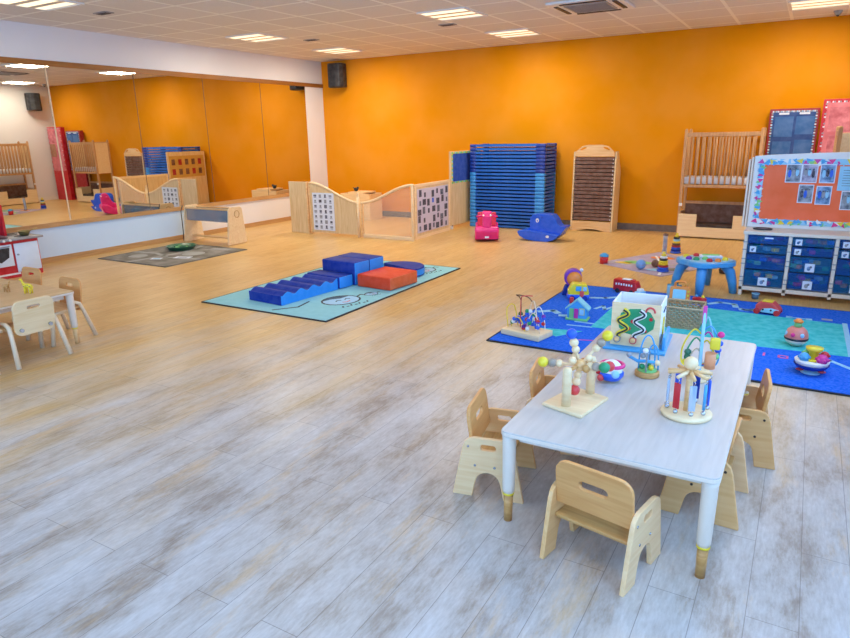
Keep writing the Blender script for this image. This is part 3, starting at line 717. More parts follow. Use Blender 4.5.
# ------------------------------------------------------------------ drawer shelf with pinboard
t = thing('drawer_unit', 'white toy storage unit with clear blue drawers at the right edge', 'storage unit', (-.435, 6.55, 0))
W = 1.10; cw = (W-.03)/3
f = MB()
for i in range(4): f.ab((i*cw, 0, .03 if i in (1, 2) else 0), (i*cw+.03, .42, .57), CREAM)
f.ab((0, 0, .05), (W, .42, .085), CREAM); f.ab((-.01, -.015, .57), (W+.01, .43, .60), CREAM); f.ab((.0, .41, .085), (W, .42, .57), CREAM)
f.build('carcass', t, .003)
TB = [TRAYB, clear('clear_teal_tray', (30, 120, 180), .28, .2)]
cols = [RED, GRN, YEL, BLUE, PSKY, ORA, MAG, LGRN]
for c_ in range(3):
    z = .495
    for r_, h_ in enumerate((.072, .072, .128, .128)):
        z0 = .49-[0, .082, .222, .362][r_] + .072 - h_ + (.0 if r_ < 2 else .054)
        z0 = [.492, .412, .274, .10][r_] if False else [.49, .405, .258, .10][r_]
        hh = [.072, .072, .134, .145][r_]
        x = .03+c_*cw+.006; ww = cw-.03-.012
        d = MB(); m_ = TB[(c_+r_) % 2]
        d.ab((x, -.004, z0), (x+ww, .002, z0+hh), m_); d.ab((x, .39, z0), (x+ww, .396, z0+hh), m_); d.ab((x, .002, z0), (x+.004, .39, z0+hh), m_); d.ab((x+ww-.004, .002, z0), (x+ww, .39, z0+hh), m_); d.ab((x+.004, .002, z0), (x+ww-.004, .39, z0+.004), m_)
        d.ab((x-.004, -.010, z0+hh-.008), (x+ww+.004, .004, z0+hh), m_)
        do = d.build('drawer', t)
        lb = MB(); s_ = .052 if r_ < 2 else .075
        lx = x+.02 if r_ < 2 else x+ww/2-.04
        if r_ == 2 and c_ == 0: lx = None
        if lx is not None and not (r_ == 0 and c_ == 0):
            lb.ab((lx, -.008, z0+.006), (lx+s_, -.0045, z0+.006+s_), PAPER); lb.prism(circ(lx+s_*.42, z0+.006+s_*.42, s_*.2, 12, s_*.26), .001, PHO2 if (r_+c_) % 2 else GREY, T(0, -.0082, 0) @ XZ).prism(circ(lx+s_*.62, z0+.006+s_*.6, s_*.13, 10), .001, INK, T(0, -.0086, 0) @ XZ)
        if (c_ == 0 and r_ == 0) or r_ == 3 and False: lb.ab((x+ww*.42, -.008, z0+hh-.024), (x+ww*.64, -.0045, z0+hh-.012), PAPER)
        if len(lb.bm.verts): lb.build('drawer_label', do)
        st = MB(); rs = random.Random(c_*10+r_)
        for i in range(9 if r_ > 1 else 5):
            st.box((x+.03+rs.random()*(ww-.06), .035+rs.random()*(.04 if i % 2 else .20), z0+.012+rs.random()*(hh-.055)+.012), (.055, .05, .034), cols[(i*3+r_+c_*2) % 8], rz=rs.random()*3, bev=.006)
        st_ = None; o = st.build('toy_pieces', loc=(-.435, 6.55, 0)); tag(o, 'jumbled toy pieces inside the clear drawer in column %s from the left, row %s from the top' % (['one', 'two', 'three'][c_], ['one', 'two', 'three', 'four'][r_]), 'toy pieces', 'toy pieces in the drawers', 'stuff')
for i in range(4):
    rn = MB()
    for z in (.135, .175, .30, .345, .43, .5):
        rn.box((i*cw+.015, -.002, z), (.04, .006, .008), GREY)
    rn.build('runner', t)
p = thing('pinboard', 'white framed pinboard with orange felt, photographs and patterned border', 'pinboard', (-.445, 6.845, .6005))
W = 1.12
MB().prism([(0, 0), (W, 0), (W, .69)]+[(W-W*i/10, .655+.035*math.sin(PI/2*(1-i/10))) for i in range(1, 10)]+[(0, .65)], .03, WH, T(0, .03, 0) @ XZ).build('frame', p, .004)
MB().ab((-.045, -.02, -.0), (-.028, .08, .62), CREAM).ab((-.02, -.03, 0), (-.004, .07, .64), CREAM).build('stacked_panel', p, .003)
MB().ab((.05, -.006, .06), (W-.05, -.0003, .60), CORAL).build('felt', p)
bd = MB(); pal = [SKY, PSKY, WH, PSKY, YEL, MAG, SKY, WH, LGRN, PINK]; rs = random.Random(3)
def tri(x, z, s):
    a = rs.random()*6; bd.prism([(x+s*math.cos(a+k*2.1), z+s*.8*math.sin(a+k*2.1)) for k in range(3)], .0015+rs.random()*.001, rs.choice(pal), T(0, -.0062, 0) @ XZ)
bd.ab((.045, -.0075, .575), (W-.045, -.0061, .625), PSKY); bd.ab((.045, -.0075, .035), (W-.045, -.0061, .08), PSKY); bd.ab((.045, -.0075, .08), (.09, -.0061, .575), PSKY)
for i in range(46):
    tri(.06+(W-.12)*i/45, .60+.012*math.sin(i*2.3), .034); tri(.06+(W-.12)*i/45, .058+.01*math.sin(i*1.7), .034)
for i in range(32): tri(.067+.01*math.sin(i*2), .08+.5*i/31, .03)
bd.build('border', p)
def photo(x, z, w_, h_, m_, i):
    q = MB().box((x, -.008, z), (w_, .002, h_), PAPER).box((x, -.0094, z), (w_-.014, .001, h_-.016), m_)
    rs2 = random.Random(i)
    for k_ in range(3):
        q.prism(circ(x-w_*.25+k_*w_*.24, z-.005+.02*rs2.random(), w_*.11, 10, h_*.22), .001, [INKD, BLUE, GREY, PSKY][(i+k_) % 4], T(0, -.0098, 0) @ XZ)
        q.prism(circ(x-w_*.25+k_*w_*.24, z+h_*.22, w_*.06, 10), .001, INKD, T(0, -.0098, 0) @ XZ)
    q.build('photograph', p)
photo(.33, .50, .125, .165, PHO1, 1); photo(.455, .50, .125, .165, PHO3, 2); photo(.595, .50, .12, .165, PHO2, 3)
photo(.445, .32, .12, .165, PHO1, 4); photo(.585, .31, .12, .165, PHO2, 5); photo(.78, .27, .12, .165, PHO1, 6)
q = MB().box((.755, -.008, .46), (.15, .002, .21), PSKY)
for i in range(7): q.box((.76, -.0094, .53-i*.022), (.10, .001, .004), INK)
q.build('note', p)
tag(MB().lathe([(.0, 0), (.075, 0), (.085, .012), (.07, .016), (.06, .008), (0, .008)], BLK, M=Matrix.Diagonal((1, .6, 1, 1))).prism(circ(0, 0, .05, 16, .025), .002, LILAC, T(0, 0, .009)).build('oval_dish', loc=(-.30, 6.68, .6005)), 'small dark oval dish lying on top of the drawer unit', 'dish')
g = thing('toy_tumbler', 'small grey blue plastic cup below the drawer unit', 'cup', (-.28, 6.45, 0))
MB().lathe([(0, 0), (.028, 0), (.032, .05), (.028, .05), (.025, .006), (0, .006)], plain('grey_blue', (70, 110, 140), .4)).build('cup_body', g); MB().lathe([(.031, .044), (.035, .046), (.035, .054), (.031, .054)], PSKY).build('rim', g)

# ------------------------------------------------------------------ blue plastic toy table
t = thing('activity_play_table', 'sky blue plastic toddler activity table on four splayed legs', 'toy table', (-.745, 6.585, .0))
cx = [(.30*math.cos(R(a)), .30*math.sin(R(a))) for a in range(0, 360, 15)]
rad = lambda a: .215+.05*abs(math.cos(2*R(a)))
MB().prism([(rad(a)*math.cos(R(a)), rad(a)*math.sin(R(a))) for a in range(0, 360, 10)], .045, SKY, T(0, 0, .262)).build('tabletop', t, .012)
MB().prism([(rad(a)*.9*math.cos(R(a)), rad(a)*.9*math.sin(R(a))) for a in range(0, 360, 10)], .006, PSKY, T(0, 0, .307)).build('play_surface', t, .004)
for a in (0, 90, 180, 270):
    ca, sa = math.cos(R(a)), math.sin(R(a))
    MB().tube([(.16*ca, .16*sa, .278), (.222*ca, .225*sa, .2), (.25*ca, .25*sa, .1), (.265*ca, .265*sa, 0)], [.05, .046, .04, .033], plain('mid_blue_leg', (56, 150, 212), .4), 12).build('leg', t)
rs = random.Random(5)
for i, (x, y, m_, nm) in enumerate(((-.18, .02, YEL, 'knob'), (-.1, .10, RED, 'knob'), (.17, -.02, YEL, 'knob'), (.12, -.12, ORA, 'knob'), (-.07, -.11, GRN, 'knob'), (.05, -.15, RED, 'knob'), (-.14, -.09, PUR, 'knob'), (.0, -.05, LGRN, 'knob'))):
    MB().lathe([(.028, 0), (.028, .014), (.018, .026), (0, .028)], m_, c=(x, y, .313)).build(nm, t)
MB().box((.03, .09, .323), (.2, .09, .02), PAPER, rz=.3, bev=.006).box((.03, .09, .336), (.15, .05, .006), LGRN, rz=.3).build('toy_keyboard', t)
MB().prism(circ(0, 0, .06, 16), .012, SKY, T(.08, -.04, .313)).build('spinner', t)
rk = thing('toy_figure', 'small red and dark figure standing behind the blue toy table', 'toy figure', (-.66, 7.5, 0))
MB().lathe([(0, 0), (.04, 0), (.05, .04), (.02, .09), (0, .1)], DBROWN).build('base', rk); MB().sph((0, 0, .12), .035, CORR).build('head', rk)

# small printed mat with stacking toys
m_ = MB().prism([(-2.02, 7.50), (-1.22, 7.03), (-.72, 8.0), (-1.52, 8.5)], .006, LILAC, T(0, 0, 0))
for (x, y, r_, mm) in ((-1.6, 7.7, .16, LGRN), (-1.15, 7.45, .15, MATG), (-1.0, 7.85, .16, LGRN), (-1.4, 8.1, .14, ORA), (-1.75, 7.62, .1, YEL), (-1.35, 7.35, .1, PSKY)): m_.prism(circ(x, y, r_, 14, r_*.6), .0012, mm, T(0, 0, .006))
m_.stroke([(-1.9, 7.6), (-1.5, 7.5), (-1.2, 7.7), (-.8, 7.8)], .03, MATG2, .0061); m_.stroke([(-1.25, 7.1), (-1.3, 7.6), (-1.5, 8.2)], .03, WH, .0062)
tag(m_.build('play_mat'), 'pale printed play mat on the floor behind the blue rug', 'mat')
def stacker(label, loc, colsr, topm, s=1):
    t = thing('ring_stacker', label, 'stacking toy', loc)
    b_ = MB().lathe([(0, 0), (.062*s, 0), (.066*s, .012), (.05*s, .022), (.01, .024), (.008, .22*s), (0, .22*s)], BLUE); b_.build('base', t)
    z = .024
    for i, m_ in enumerate(colsr):
        r_ = (.058-.0035*i)*s; h_ = .024*s
        MB().lathe([(.012, z), (r_-.006, z), (r_, z+h_*.3), (r_, z+h_*.7), (r_-.006, z+h_), (.012, z+h_)], m_).build('ring', t); z += h_
    MB().lathe([(0, z), (.022, z), (.03, z+.015), (.012, z+.03), (.018, z+.045), (0, z+.055)], topm).build('top', t)
stacker('ring stacker with yellow tip nearest the viewer on the printed mat', (-1.25, 7.30, .0085), [BLUE, DRED, YEL, YEL, BLK, WH], YEL)
stacker('ring stacker farther back behind the printed mat, beside a brown cylinder toy', (-1.33, 8.56, 0), [NAVY, BLUE, DRED, BROWN, YEL, PSKY, BLK], YEL, 1.05)
t = thing('rattle_tower', 'clear and brown upright cylinder toy left of the far ring stacker', 'toy', (-1.39, 8.12, .0085))
MB().lathe([(0, 0), (.03, 0), (.03, .02), (0, .02)], BROWN).lathe([(0, .27), (.03, .27), (.03, .29), (0, .3)], BROWN).build('cap', t)
MB().lathe([(.027, .02), (.027, .27)], TUBEC).build('tube', t); MB().sph((0, 0, .08), .022, BROWN).sph((0, 0, .13), .022, DRED).sph((0, 0, .2), .022, BROWN).build('bead', t)
t = thing('shape_cup', 'red plastic cup with a blue lid left of the printed mat', 'cup', (-1.95, 7.5, 0))
MB().lathe([(0, 0), (.045, 0), (.05, .085), (0, .085)], RED).build('cup_body', t); MB().lathe([(0, .085), (.052, .085), (.05, .105), (.02, .125), (0, .125)], SKY).build('lid', t)
t = thing('mesh_ball', 'pale blue ball on the printed mat', 'ball', (-1.49, 7.31, .0085))
MB().sph((0, 0, .055), .055, plain('pale_blue_ball', (120, 170, 226), .5, .1)).build('ball', t); MB().tube([(.0562*math.cos(a), .0562*math.sin(a), .055) for a in [k*PI/12 for k in range(24)]], .002, LILAC, 5, True).build('seam', t)
tag(MB().sph((0, 0, .04), .04, BROWN, (1.1, 1, 1)).tube([(.041*math.cos(a), 0, .04+.041*math.sin(a)) for a in [k*PI/10 for k in range(20)]], .002, DBROWN, 5, True).build('brown_ball', loc=(-1.37, 7.5, .0085)), 'small brown ball between the blue ball and the ring stackers', 'ball')

# ------------------------------------------------------------------ blue rug
rg = MB().prism(rrect(-1.92, 4.21, .66, 6.26, .02), .012, RUGB)
rg.prism([(-1.34, 4.86), (.40, 4.95), (.40, 5.80), (-1.15, 5.90), (-1.34, 5.5)], .0015, RUGT, T(0, 0, .012))
rg.prism([(.385, 4.95), (.42, 4.95), (.41, 5.84), (.375, 5.84)], .0017, RUGW, T(0, 0, .012))
rg.prism([(-1.70, 4.66), (-1.50, 4.50), (-1.36, 4.72)], .0015, RUGT, T(0, 0, .012))
def zig(x, y, pts, w_=.03, m=RUGW): rg.stroke([(x+a, y+b_) for a, b_ in pts], w_, m, .012)
zig(-1.46, 5.42, [(0, 0), (.04, .13), (.08, .0), (.12, .13), (.17, .04)]); zig(-1.86, 5.12, [(0, 0), (.1, .08), (.16, .02)], .06); zig(-1.66, 5.08, [(0, 0), (.12, .04), (.15, -.03)], .06)
zig(-1.62, 5.78, [(0, 0), (.14, .05), (.26, .16)], .05); zig(-1.52, 4.96, [(.03, .0), (.20, .0)], .03); zig(-1.52, 4.84, [(.0, .0), (.19, .02)], .025)
zig(-.62, 6.02, [(0, 0), (.08, .1), (.2, .08), (.22, -.02)], .05); zig(-.36, 5.98, [(0, 0), (.05, -.06), (.12, .04)], .03)
zig(-.36, 5.94, [(0, 0), (.1, .02)], .05); zig(.02, 5.86, [(0, 0), (.12, -.01)], .02); zig(.0, 5.86, [(0, 0), (.02, .001)], .05); zig(.14, 5.85, [(0, 0), (.02, .001)], .05)
zig(.24, 4.66, [(0, 0), (.03, .16), (.16, .02), (.20, .12)], .035); zig(-1.75, 4.44, [(0, 0), (.2, .03)], .03); zig(-1.0, 5.0, [(0, 0), (.1, .1), (.2, .02), (.1, -.04), (0, 0)], .015, PSKY)
zig(-.02, 4.78, [(0, 0), (.05, .0), (.05, -.05), (0, -.05), (0, 0)], .014, MAG); zig(-.11, 4.79, [(0, 0), (.0, -.06)], .014, MAG); zig(-1.32, 4.5, [(0, 0), (.12, .04), (.14, -.02)], .014, MAG)
zig(.25, 5.9, [(0, 0), (.05, 0)], .05, GREY)
rgo = rg.build('rug'); tag(rgo, 'large blue play rug with a teal rectangle and pale letters under the toys', 'rug')
e = MB()
for a, b2 in (((-1.93, 4.20), (.67, 4.20)), ((-1.93, 6.27), (.67, 6.27)), ((-1.93, 4.20), (-1.93, 6.27)), ((.67, 4.20), (.67, 6.27))): e.tube([(a[0], a[1], .006), (b2[0], b2[1], .006)], .006, DARK, 6)
e.build('binding', rgo)
ZR = .0128
# wire bead maze
t = thing('bead_maze', 'white based wire bead maze on the near left corner of the rug', 'bead maze', (-1.71, 4.44, ZR), R(-12))
MB().ab((-.17, -.10, 0), (.17, .10, .045), PLYP, .006).build('base', t)
def arc(a, b2, h_, n_=14, sk=0):
    return [(a[0]+(b2[0]-a[0])*i/n_, a[1]+(b2[1]-a[1])*i/n_+sk*math.sin(PI*i/n_), .045+h_*math.sin(PI*i/n_)**.6) for i in range(n_+1)]
wires = [(arc((-.02, .05), (.08, .02), .22), CREAM2), (arc((.03, -.05), (.14, -.04), .15), CREAM2), (arc((-.14, .0), (.02, -.06), .09), YEL), (arc((.0, .07), (.12, .07), .17), WH),
         ([(-.09, .05, .045), (-.09, .05, .25), (-.14, .06, .28), (-.02, .03, .29), (.04, .0, .27)], BROWN), ([(-.07, .02, .045), (-.07, .02, .26), (-.03, .0, .30), (.02, .04, .30)], CORR), ([(-.15, -.03, .045), (-.17, -.02, .19), (-.15, .05, .2), (-.12, .06, .045)], YEL)]
for w_, m_ in wires: MB().tube(smooth(w_, 3), .0042, m_, 6).build('wire', t)
rs = random.Random(2)
for i in range(30):
    w_ = wires[i % 5][0]; p_ = w_[1+(i//5) % 3] if i % 2 else w_[-2-(i//5) % 2]
    MB().sph((p_[0], p_[1], min(p_[2], (.068+.022*(i//5)))), .016, [BLUE, WH, RED, BLUE, PUR, GRN][i % 6]).build('bead', t)
MB().sph((-.1, .05, .10), .028, BLUE).sph((-.09, .05, .14), .018, DGRN).build('bead', t)
# camper toy and rolling toy behind
t = thing('toy_camper', 'yellow and blue toy camper on the far left of the rug', 'toy car', (-1.69, 5.66, ZR), R(20))
MB().prism([(-.09, .03), (.09, .03), (.095, .08), (.07, .155), (-.06, .16), (-.095, .09)], .11, YEL, T(0, .055, 0) @ XZ).build('body', t, .014)
MB().box((0, 0, .04), (.2, .125, .045), BLUE, bev=.015).build('chassis', t)
for s in (-1, 1): MB().box((-.0, s*.056, .115), (.05, .006, .045), SKY, bev=.004).box((.055, s*.056, .112), (.035, .006, .04), PSKY, bev=.004).build('window', t)
MB().box((.03, -.062, .06), (.035, .012, .07), CORR, bev=.004).build('door', t)
for x in (-.055, .055):
    for y in (-.06, .06): MB().cyl((x, y-.01, .026), (x, y+.01, .026), .026, NAVY).build('wheel', t)
t = thing('toy_snail', 'purple and orange rolling toy leaning behind the yellow camper', 'rolling toy', (-1.80, 5.84, ZR), R(20))
MB().cyl((0, -.05, .165), (0, .05, .165), .082, PUR, seg=28).build('rim', t, .01); MB().lathe([(0, -.085), (.045, -.078), (.07, -.05), (.07, .05), (.045, .078), (0, .085)], ORA, M=T(.012, 0, .158) @ Matrix.Rotation(PI/2, 4, 'X')).build('disc', t)
MB().prism([(-.1, 0), (.1, 0), (.07, .09), (-.07, .09)], .1, NAVY, T(0, .05, 0) @ XZ).build('stand', t, .01); MB().sph((.075, 0, .235), .018, WH).build('knob', t)
t = thing('toy_house', 'small green and blue toy house on the rug in front of the camper', 'toy house', (-1.495, 5.03, ZR), R(4))
MB().ab((-.09, -.055, 0), (.09, .055, .018), LGRN, .004).build('base', t)
MB().prism([(-.078, .018), (.078, .018), (.078, .1), (0, .165), (-.078, .1)], .09, SKY, T(0, .045, 0) @ XZ).build('walls', t, .004)
MB().ab((-.06, -.05, .02), (-.025, -.0455, .1), LGRN).ab((-.02, -.052, .02), (.012, -.0455, .1), MAG).build('door', t)
MB().ab((.02, -.05, .05), (.062, -.0455, .105), YEL).ab((.024, -.052, .054), (.058, -.0503, .1), PSKY).build('window', t)
MB().prism([(-.095, .088), (0, .168), (.095, .088), (.095, .10), (0, .182), (-.095, .10)], .1, AQUA, T(0, .05, 0) @ XZ).build('roof', t)
MB().box((-.055, 0, .155), (.03, .03, .05), RED, bev=.003).build('chimney', t)
t = thing('toy_fire_engine', 'red toy bus with white lettering at the back edge of the rug', 'toy vehicle', (-1.36, 6.12, ZR), R(-14))
MB().prism([(-.12, .02), (.12, .02), (.12, .075), (.10, .12), (-.11, .13), (-.12, .12)], .095, RED, T(0, .0475, 0) @ XZ).build('body', t, .01)
for x in (-.07, .07):
    for y in (-.045, .045): MB().cyl((x, y-.008, .022), (x, y+.008, .022), .022, BLK).build('wheel', t)
lt = MB()
for i in range(7): lt.box((-.085+i*.026, -.049, .085+(i % 2)*.002), (.014, .003, .02), WH)
lt.build('lettering', t)
MB().box((-.0, 0, .132), (.08, .06, .008), WH, bev=.003).box((.06, .01, .128), (.03, .04, .012), CORR, bev=.003).build('roof_panel', t)
t = thing('toy_car', 'small pale blue and grey toy car beside the red toy bus', 'toy car', (-1.215, 6.03, ZR), R(60))
MB().box((0, 0, .035), (.10, .055, .035), PSKY, bev=.01).box((0, 0, .06), (.055, .045, .03), WH, bev=.01).build('body', t)
for x in (-.03, .03):
    for y in (-.026, .026): MB().cyl((x, y-.004, .015), (x, y+.004, .015), .015, BLK).build('wheel', t)
# wicker basket
t = thing('wicker_basket', 'grey brown square wicker basket on the rug behind the play table', 'basket', (-.715, 5.24, ZR))
b_ = MB(); A, B, hb = .13, .12, .15
b_.ab((-A, -B, 0), (A, B, .01), WICK)
for i in range(9):
    z = .012+i*.0165; g_ = 1+.012*i
    for sgn in (0, 1):
        for k_ in range(14):
            off = .004*(1 if (k_+i) % 2 else -1)
            x0_, x1_ = -A*g_+2*A*g_*k_/14, -A*g_+2*A*g_*(k_+1)/14; yy = (B*g_ if sgn else -B*g_)+off
            b_.box(((x0_+x1_)/2, yy, z+.007), (x1_-x0_, .008, .0145), WICK, bev=.003, seg=1)
            y0_, y1_ = -B*g_+2*B*g_*k_/14, -B*g_+2*B*g_*(k_+1)/14; xx = (A*g_ if sgn else -A*g_)+off
            b_.box((xx, (y0_+y1_)/2, z+.007), (.008, y1_-y0_, .0145), WICK, bev=.003, seg=1)
b_.build('weave', t)
MB().tube([(-A*1.1, -B*1.1, .165), (A*1.1, -B*1.1, .165), (A*1.1, B*1.1, .165), (-A*1.1, B*1.1, .165)], .011, WICK, 8, True).build('rim', t)
# orange tablet
t = thing('toy_tablet', 'orange toy drawing tablet with a handle standing behind the basket', 'toy tablet', (-.85, 5.90, ZR), R(4))
Mx = Matrix.Rotation(R(-8), 4, 'X')
MB().prism(rrect(-.085, 0, .085, .155, .02), .03, ORA, Mx @ T(0, .015, 0) @ XZ).build('body', t, .006)
MB().prism(rrect(-.058, .03, .05, .13, .01), .003, PSKY, Mx @ T(0, -.0152, 0) @ XZ).build('screen', t)
MB().tube([(-.045, 0, .15), (-.045, -.0, .185), (-.03, .0, .198), (.03, .0, .198), (.045, .0, .185), (.045, .0, .15)], .011, ORA, 8, M=Mx).build('handle', t)
for i in range(3): MB().cyl((.068, -.015, .045+.035*i), (.068, -.02, .045+.035*i), .008, YEL, M=Mx).build('button', t)
tag(MB().ab((-.06, -.015, 0), (.06, .015, .15), plain('teal_book', (60, 130, 150), .5), .003).ab((-.058, -.0155, .01), (.055, -.0152, .14), PSKY).build('board_book', loc=(-.915, 6.0, ZR)), 'teal board book standing behind the orange tablet', 'book')
t = thing('toy_phone', 'small red toy with a yellow knob right of the orange tablet', 'toy', (-.70, 6.03, ZR), R(-20))
MB().box((0, 0, .025), (.12, .06, .05), RED, bev=.018).build('body', t); MB().sph((.03, 0, .055), .016, YEL).sph((-.03, 0, .055), .014, SKY).build('button', t)
# chatter car
t = thing('toy_car', 'red and white toy car with a yellow top on the right of the rug', 'toy car', (-.15, 5.90, ZR), R(-8))
MB().prism([(-.09, .015), (.09, .015), (.1, .05), (.07, .08), (.04, .105), (-.05, .105), (-.09, .07)], .1, CORR, T(0, .05, 0) @ XZ).build('body', t, .014)
MB().prism([(-.05, .015), (.085, .015), (.09, .05), (.03, .062), (-.04, .05)], .108, PSKY, T(0, .054, 0) @ XZ).build('bumper', t, .008)
MB().ab((-.045, -.045, .104), (.035, .045, .112), YEL, .003).build('roof', t)
for s in (-1, 1): MB().sph((.0+s*.03, -.056, .042), .008, BLK).build('headlight', t)
for x in (-.075, .075):
    for y in (-.052, .052): MB().cyl((x, y-.008, .024), (x, y+.008, .024), .024, RED).build('wheel', t)
# roly poly
t = thing('roly_poly', 'round coral and clear wobbling toy on the teal part of the rug', 'roly poly toy', (.07, 5.06, ZR+.0012))
MB().lathe([(0, 0), (.03, .002), (.065, .03), (.074, .05), (0, .05)], plain('cream_plastic', (240, 226, 200), .4)).build('base', t)
MB().lathe([(.0745, .048), (.0765, .052), (.0765, .06), (.0745, .064)], BLK).build('band', t)
MB().lathe([(.074, .058), (.073, .085), (.062, .115), (.04, .135), (0, .14)], plain('coral_dome', (226, 130, 112), .3, .1)).build('dome', t)
for a in (200, 250, 300): MB().sph((.058*math.cos(R(a)), .058*math.sin(R(a)), .088), .019, PSKY if a != 250 else PINK).build('panel_spot', t)
MB().lathe([(.0, .136), (.022, .136), (.026, .15), (.022, .17), (0, .172)], LGRN).lathe([(0, .17), (.03, .172), (.032, .18), (.015, .195), (0, .198)], ORA).build('top_knob', t)
# tray on suction base with creatures
t = thing('suction_toy', 'white bowl toy with yellow, purple and blue figures on the near rug edge', 'toy', (.165, 4.50, ZR))
MB().lathe([(0, 0), (.055, 0), (.05, .012), (.03, .02), (.028, .04), (0, .04)], PSKY).build('suction_base', t)
MB().lathe([(0, .036), (.05, .038), (.09, .06), (.098, .085), (.092, .09), (0, .086)], WH).lathe([(.055, .034), (.088, .05), (.098, .066), (.1, .06), (.085, .042), (.055, .028)], NAVY).build('bowl', t)
for x, y, z, m_, r_ in ((-.045, -.035, .108, SKY, .03), (.052, -.045, .108, MAG, .033), (.065, .045, .11, RED, .026), (-.03, .05, .11, LGRN, .026)):
    q = MB().sph((x, y, z), r_, m_)
    for a in range(6): q.sph((x+r_*.9*math.cos(a), y+r_*.9*math.sin(a), z), r_*.35, m_, seg=8)
    q.build('figure', t)
MB().lathe([(.03, .086), (.026, .13), (.045, .15), (.05, .165), (.0, .165)], YEL, c=(.005, .01, 0)).build('tower', t)
MB().box((0, -.055, .096), (.04, .012, .016), YEL, bev=.003).build('button', t)
for s in (-1, 1): MB().sph((s*.06, -.03, .024), .014, CORR, (1.6, 1, .6)).build('foot', t)

# ------------------------------------------------------------------ foam play set
m_ = MB().ab((-4.82, 4.06, 0), (-3.35, 6.50, .010), AQUA)
def face_print(cx_, cy_, r_, a_):
    Mx_ = T(cx_, cy_, 0) @ Matrix.Rotation(a_, 4, 'Z')
    P = [(r_*math.cos(k_*2*PI/18), r_*.85*math.sin(k_*2*PI/18)) for k_ in range(19)]
    m_.prism([p_ for p_ in P[:-1]], .0008, PSKY, Mx_ @ T(0, 0, .010)); m_.stroke(P, r_*.09, DARK, .0101, .0014, Mx_)
    m_.prism([(r_*math.cos(R(a)), r_*.85*math.sin(R(a))) for a in range(30, 160, 13)]+[(-r_*.3, r_*.5), (r_*.2, r_*.3)], .0012, plain('print_teal_dark', (34, 76, 96), .7), Mx_ @ T(0, 0, .0101))
    m_.stroke([(-r_*.35, -.05*r_), (-r_*.2, .05*r_), (-r_*.05, -.05*r_)], r_*.07, DARK, .011, .0008, Mx_); m_.stroke([(r_*.2, -.05*r_), (r_*.35, .05*r_), (r_*.5, -.05*r_)], r_*.07, DARK, .011, .0008, Mx_)
    m_.stroke([(-r_*.2, -r_*.4), (0, -r_*.5), (r_*.25, -r_*.38)], r_*.07, CORR, .011, .0008, Mx_)
    for k_ in range(7): m_.stroke([(-r_*.8+k_*r_*.25, -r_*1.2), (-r_*.7+k_*r_*.25, -r_*(1.05+.15*(k_ % 2)))], r_*.09, DARK, .0101, .001, Mx_)
    m_.stroke([(r_, 0), (r_*1.4, r_*.2), (r_*1.5, -.1*r_)], r_*.1, DARK, .0101, .001, Mx_)
face_print(-3.66, 4.68, .19, R(75)); face_print(-3.66, 6.22, .15, R(75)); face_print(-3.55, 5.02, .07, R(75))
m_.stroke([(-4.0, 4.0+.12), (-3.86, 4.3), (-3.9, 4.5)], .02, DARK, .0101)
fm = m_.build('foam_mat'); tag(fm, 'aqua foam floor mat with black line drawings under the foam blocks', 'mat')
MB().ab((-4.835, 4.045, .0), (-3.335, 4.06, .0095), DARK).ab((-3.35, 4.06, 0), (-3.335, 6.50, .0095), DARK).ab((-4.835, 4.06, 0), (-4.82, 6.5, .0095), DARK).ab((-4.835, 6.5, 0), (-3.335, 6.515, .0095), DARK).build('edge_strip', fm)
Z = .0115; A6 = R(-5)
t = thing('foam_wave_block', 'long dark blue foam block with a wavy top at the near end of the mat', 'foam block', (-4.24, 4.28, Z), A6)
Lw, Ww = .76, .44
prof = [(0, 0), (Lw, 0), (Lw, .115)]+[(Lw-Lw*i/40, .098+.017*math.cos(2*PI*4.5*(i/40))) for i in range(1, 40)]+[(0, .09)]
MB().prism(prof, Ww-.004, NAVY, T(-Ww/2+.0, 0, 0) @ YZ).build('cover', t, .004)
MB().prism([(a*.995+.002, b_*.995+.0005) for a, b_ in prof], .004, SKYV, T(Ww/2-.004, 0, 0) @ YZ).build('side_panel', t)
MB().prism([(a*.995+.002, b_*.995+.0005) for a, b_ in prof], .003, SKYV, T(-Ww/2-.003, 0, 0) @ YZ).build('side_panel', t)
def foam(label, loc, dims, top, side, rz=A6):
    t = thing('foam_block', label, 'foam block', loc, rz); w_, l_, h_ = dims
    MB().ab((-w_/2, 0, 0), (w_/2-.004, l_, h_), top, .012).build('cover', t)
    MB().ab((w_/2-.012, .006, .006), (w_/2, l_-.006, h_-.006), side, .003).build('side_panel', t)
foam('low blue foam step between the wavy block and the tall block', (-4.165, 5.045, Z), (.46, .20, .125), NAVY, SKYV)
foam('tall blue foam block next to the low step, its front darkest', (-4.125, 5.255, Z), (.46, .235, .235), NAVY, SKYV)
foam('tall blue foam block behind the first tall one, next to the curved block', (-4.105, 5.495, Z), (.46, .235, .235), NAVY, SKYV)
foam('flat orange foam block on the right of the play set', (-3.645, 5.20, Z), (.43, .46, .13), ORV, plain('bright_orange_vinyl', (244, 104, 48), .45), R(-5))
t = thing('foam_arc_block', 'low curved blue foam block at the far end of the mat', 'foam block', (-3.77, 5.97, Z+.002), R(-20))
arcp = [(0.+.27*math.cos(R(a)), .27*math.sin(R(a))) for a in range(-5, 186, 10)]
MB().prism(arcp, .09, NAVY, T(0, -.05, 0)).build('cover', t, .008)
MB().prism([(.275*math.cos(R(a)), .275*math.sin(R(a))) for a in range(-5, 186, 10)]+[(.271*math.cos(R(a)), .271*math.sin(R(a))) for a in range(185, -6, -10)], .06, SKYV, T(0, -.05, .015)).build('side_panel', t)
tag(MB().ab((-.05, -.05, 0), (.05, .05, .05), BROWN, .008).ab((-.04, -.04, .05), (.04, .04, .053), PLYD).build('small_block', loc=(-4.56, 4.55, Z)), 'small brown block left of the wavy foam block', 'block')

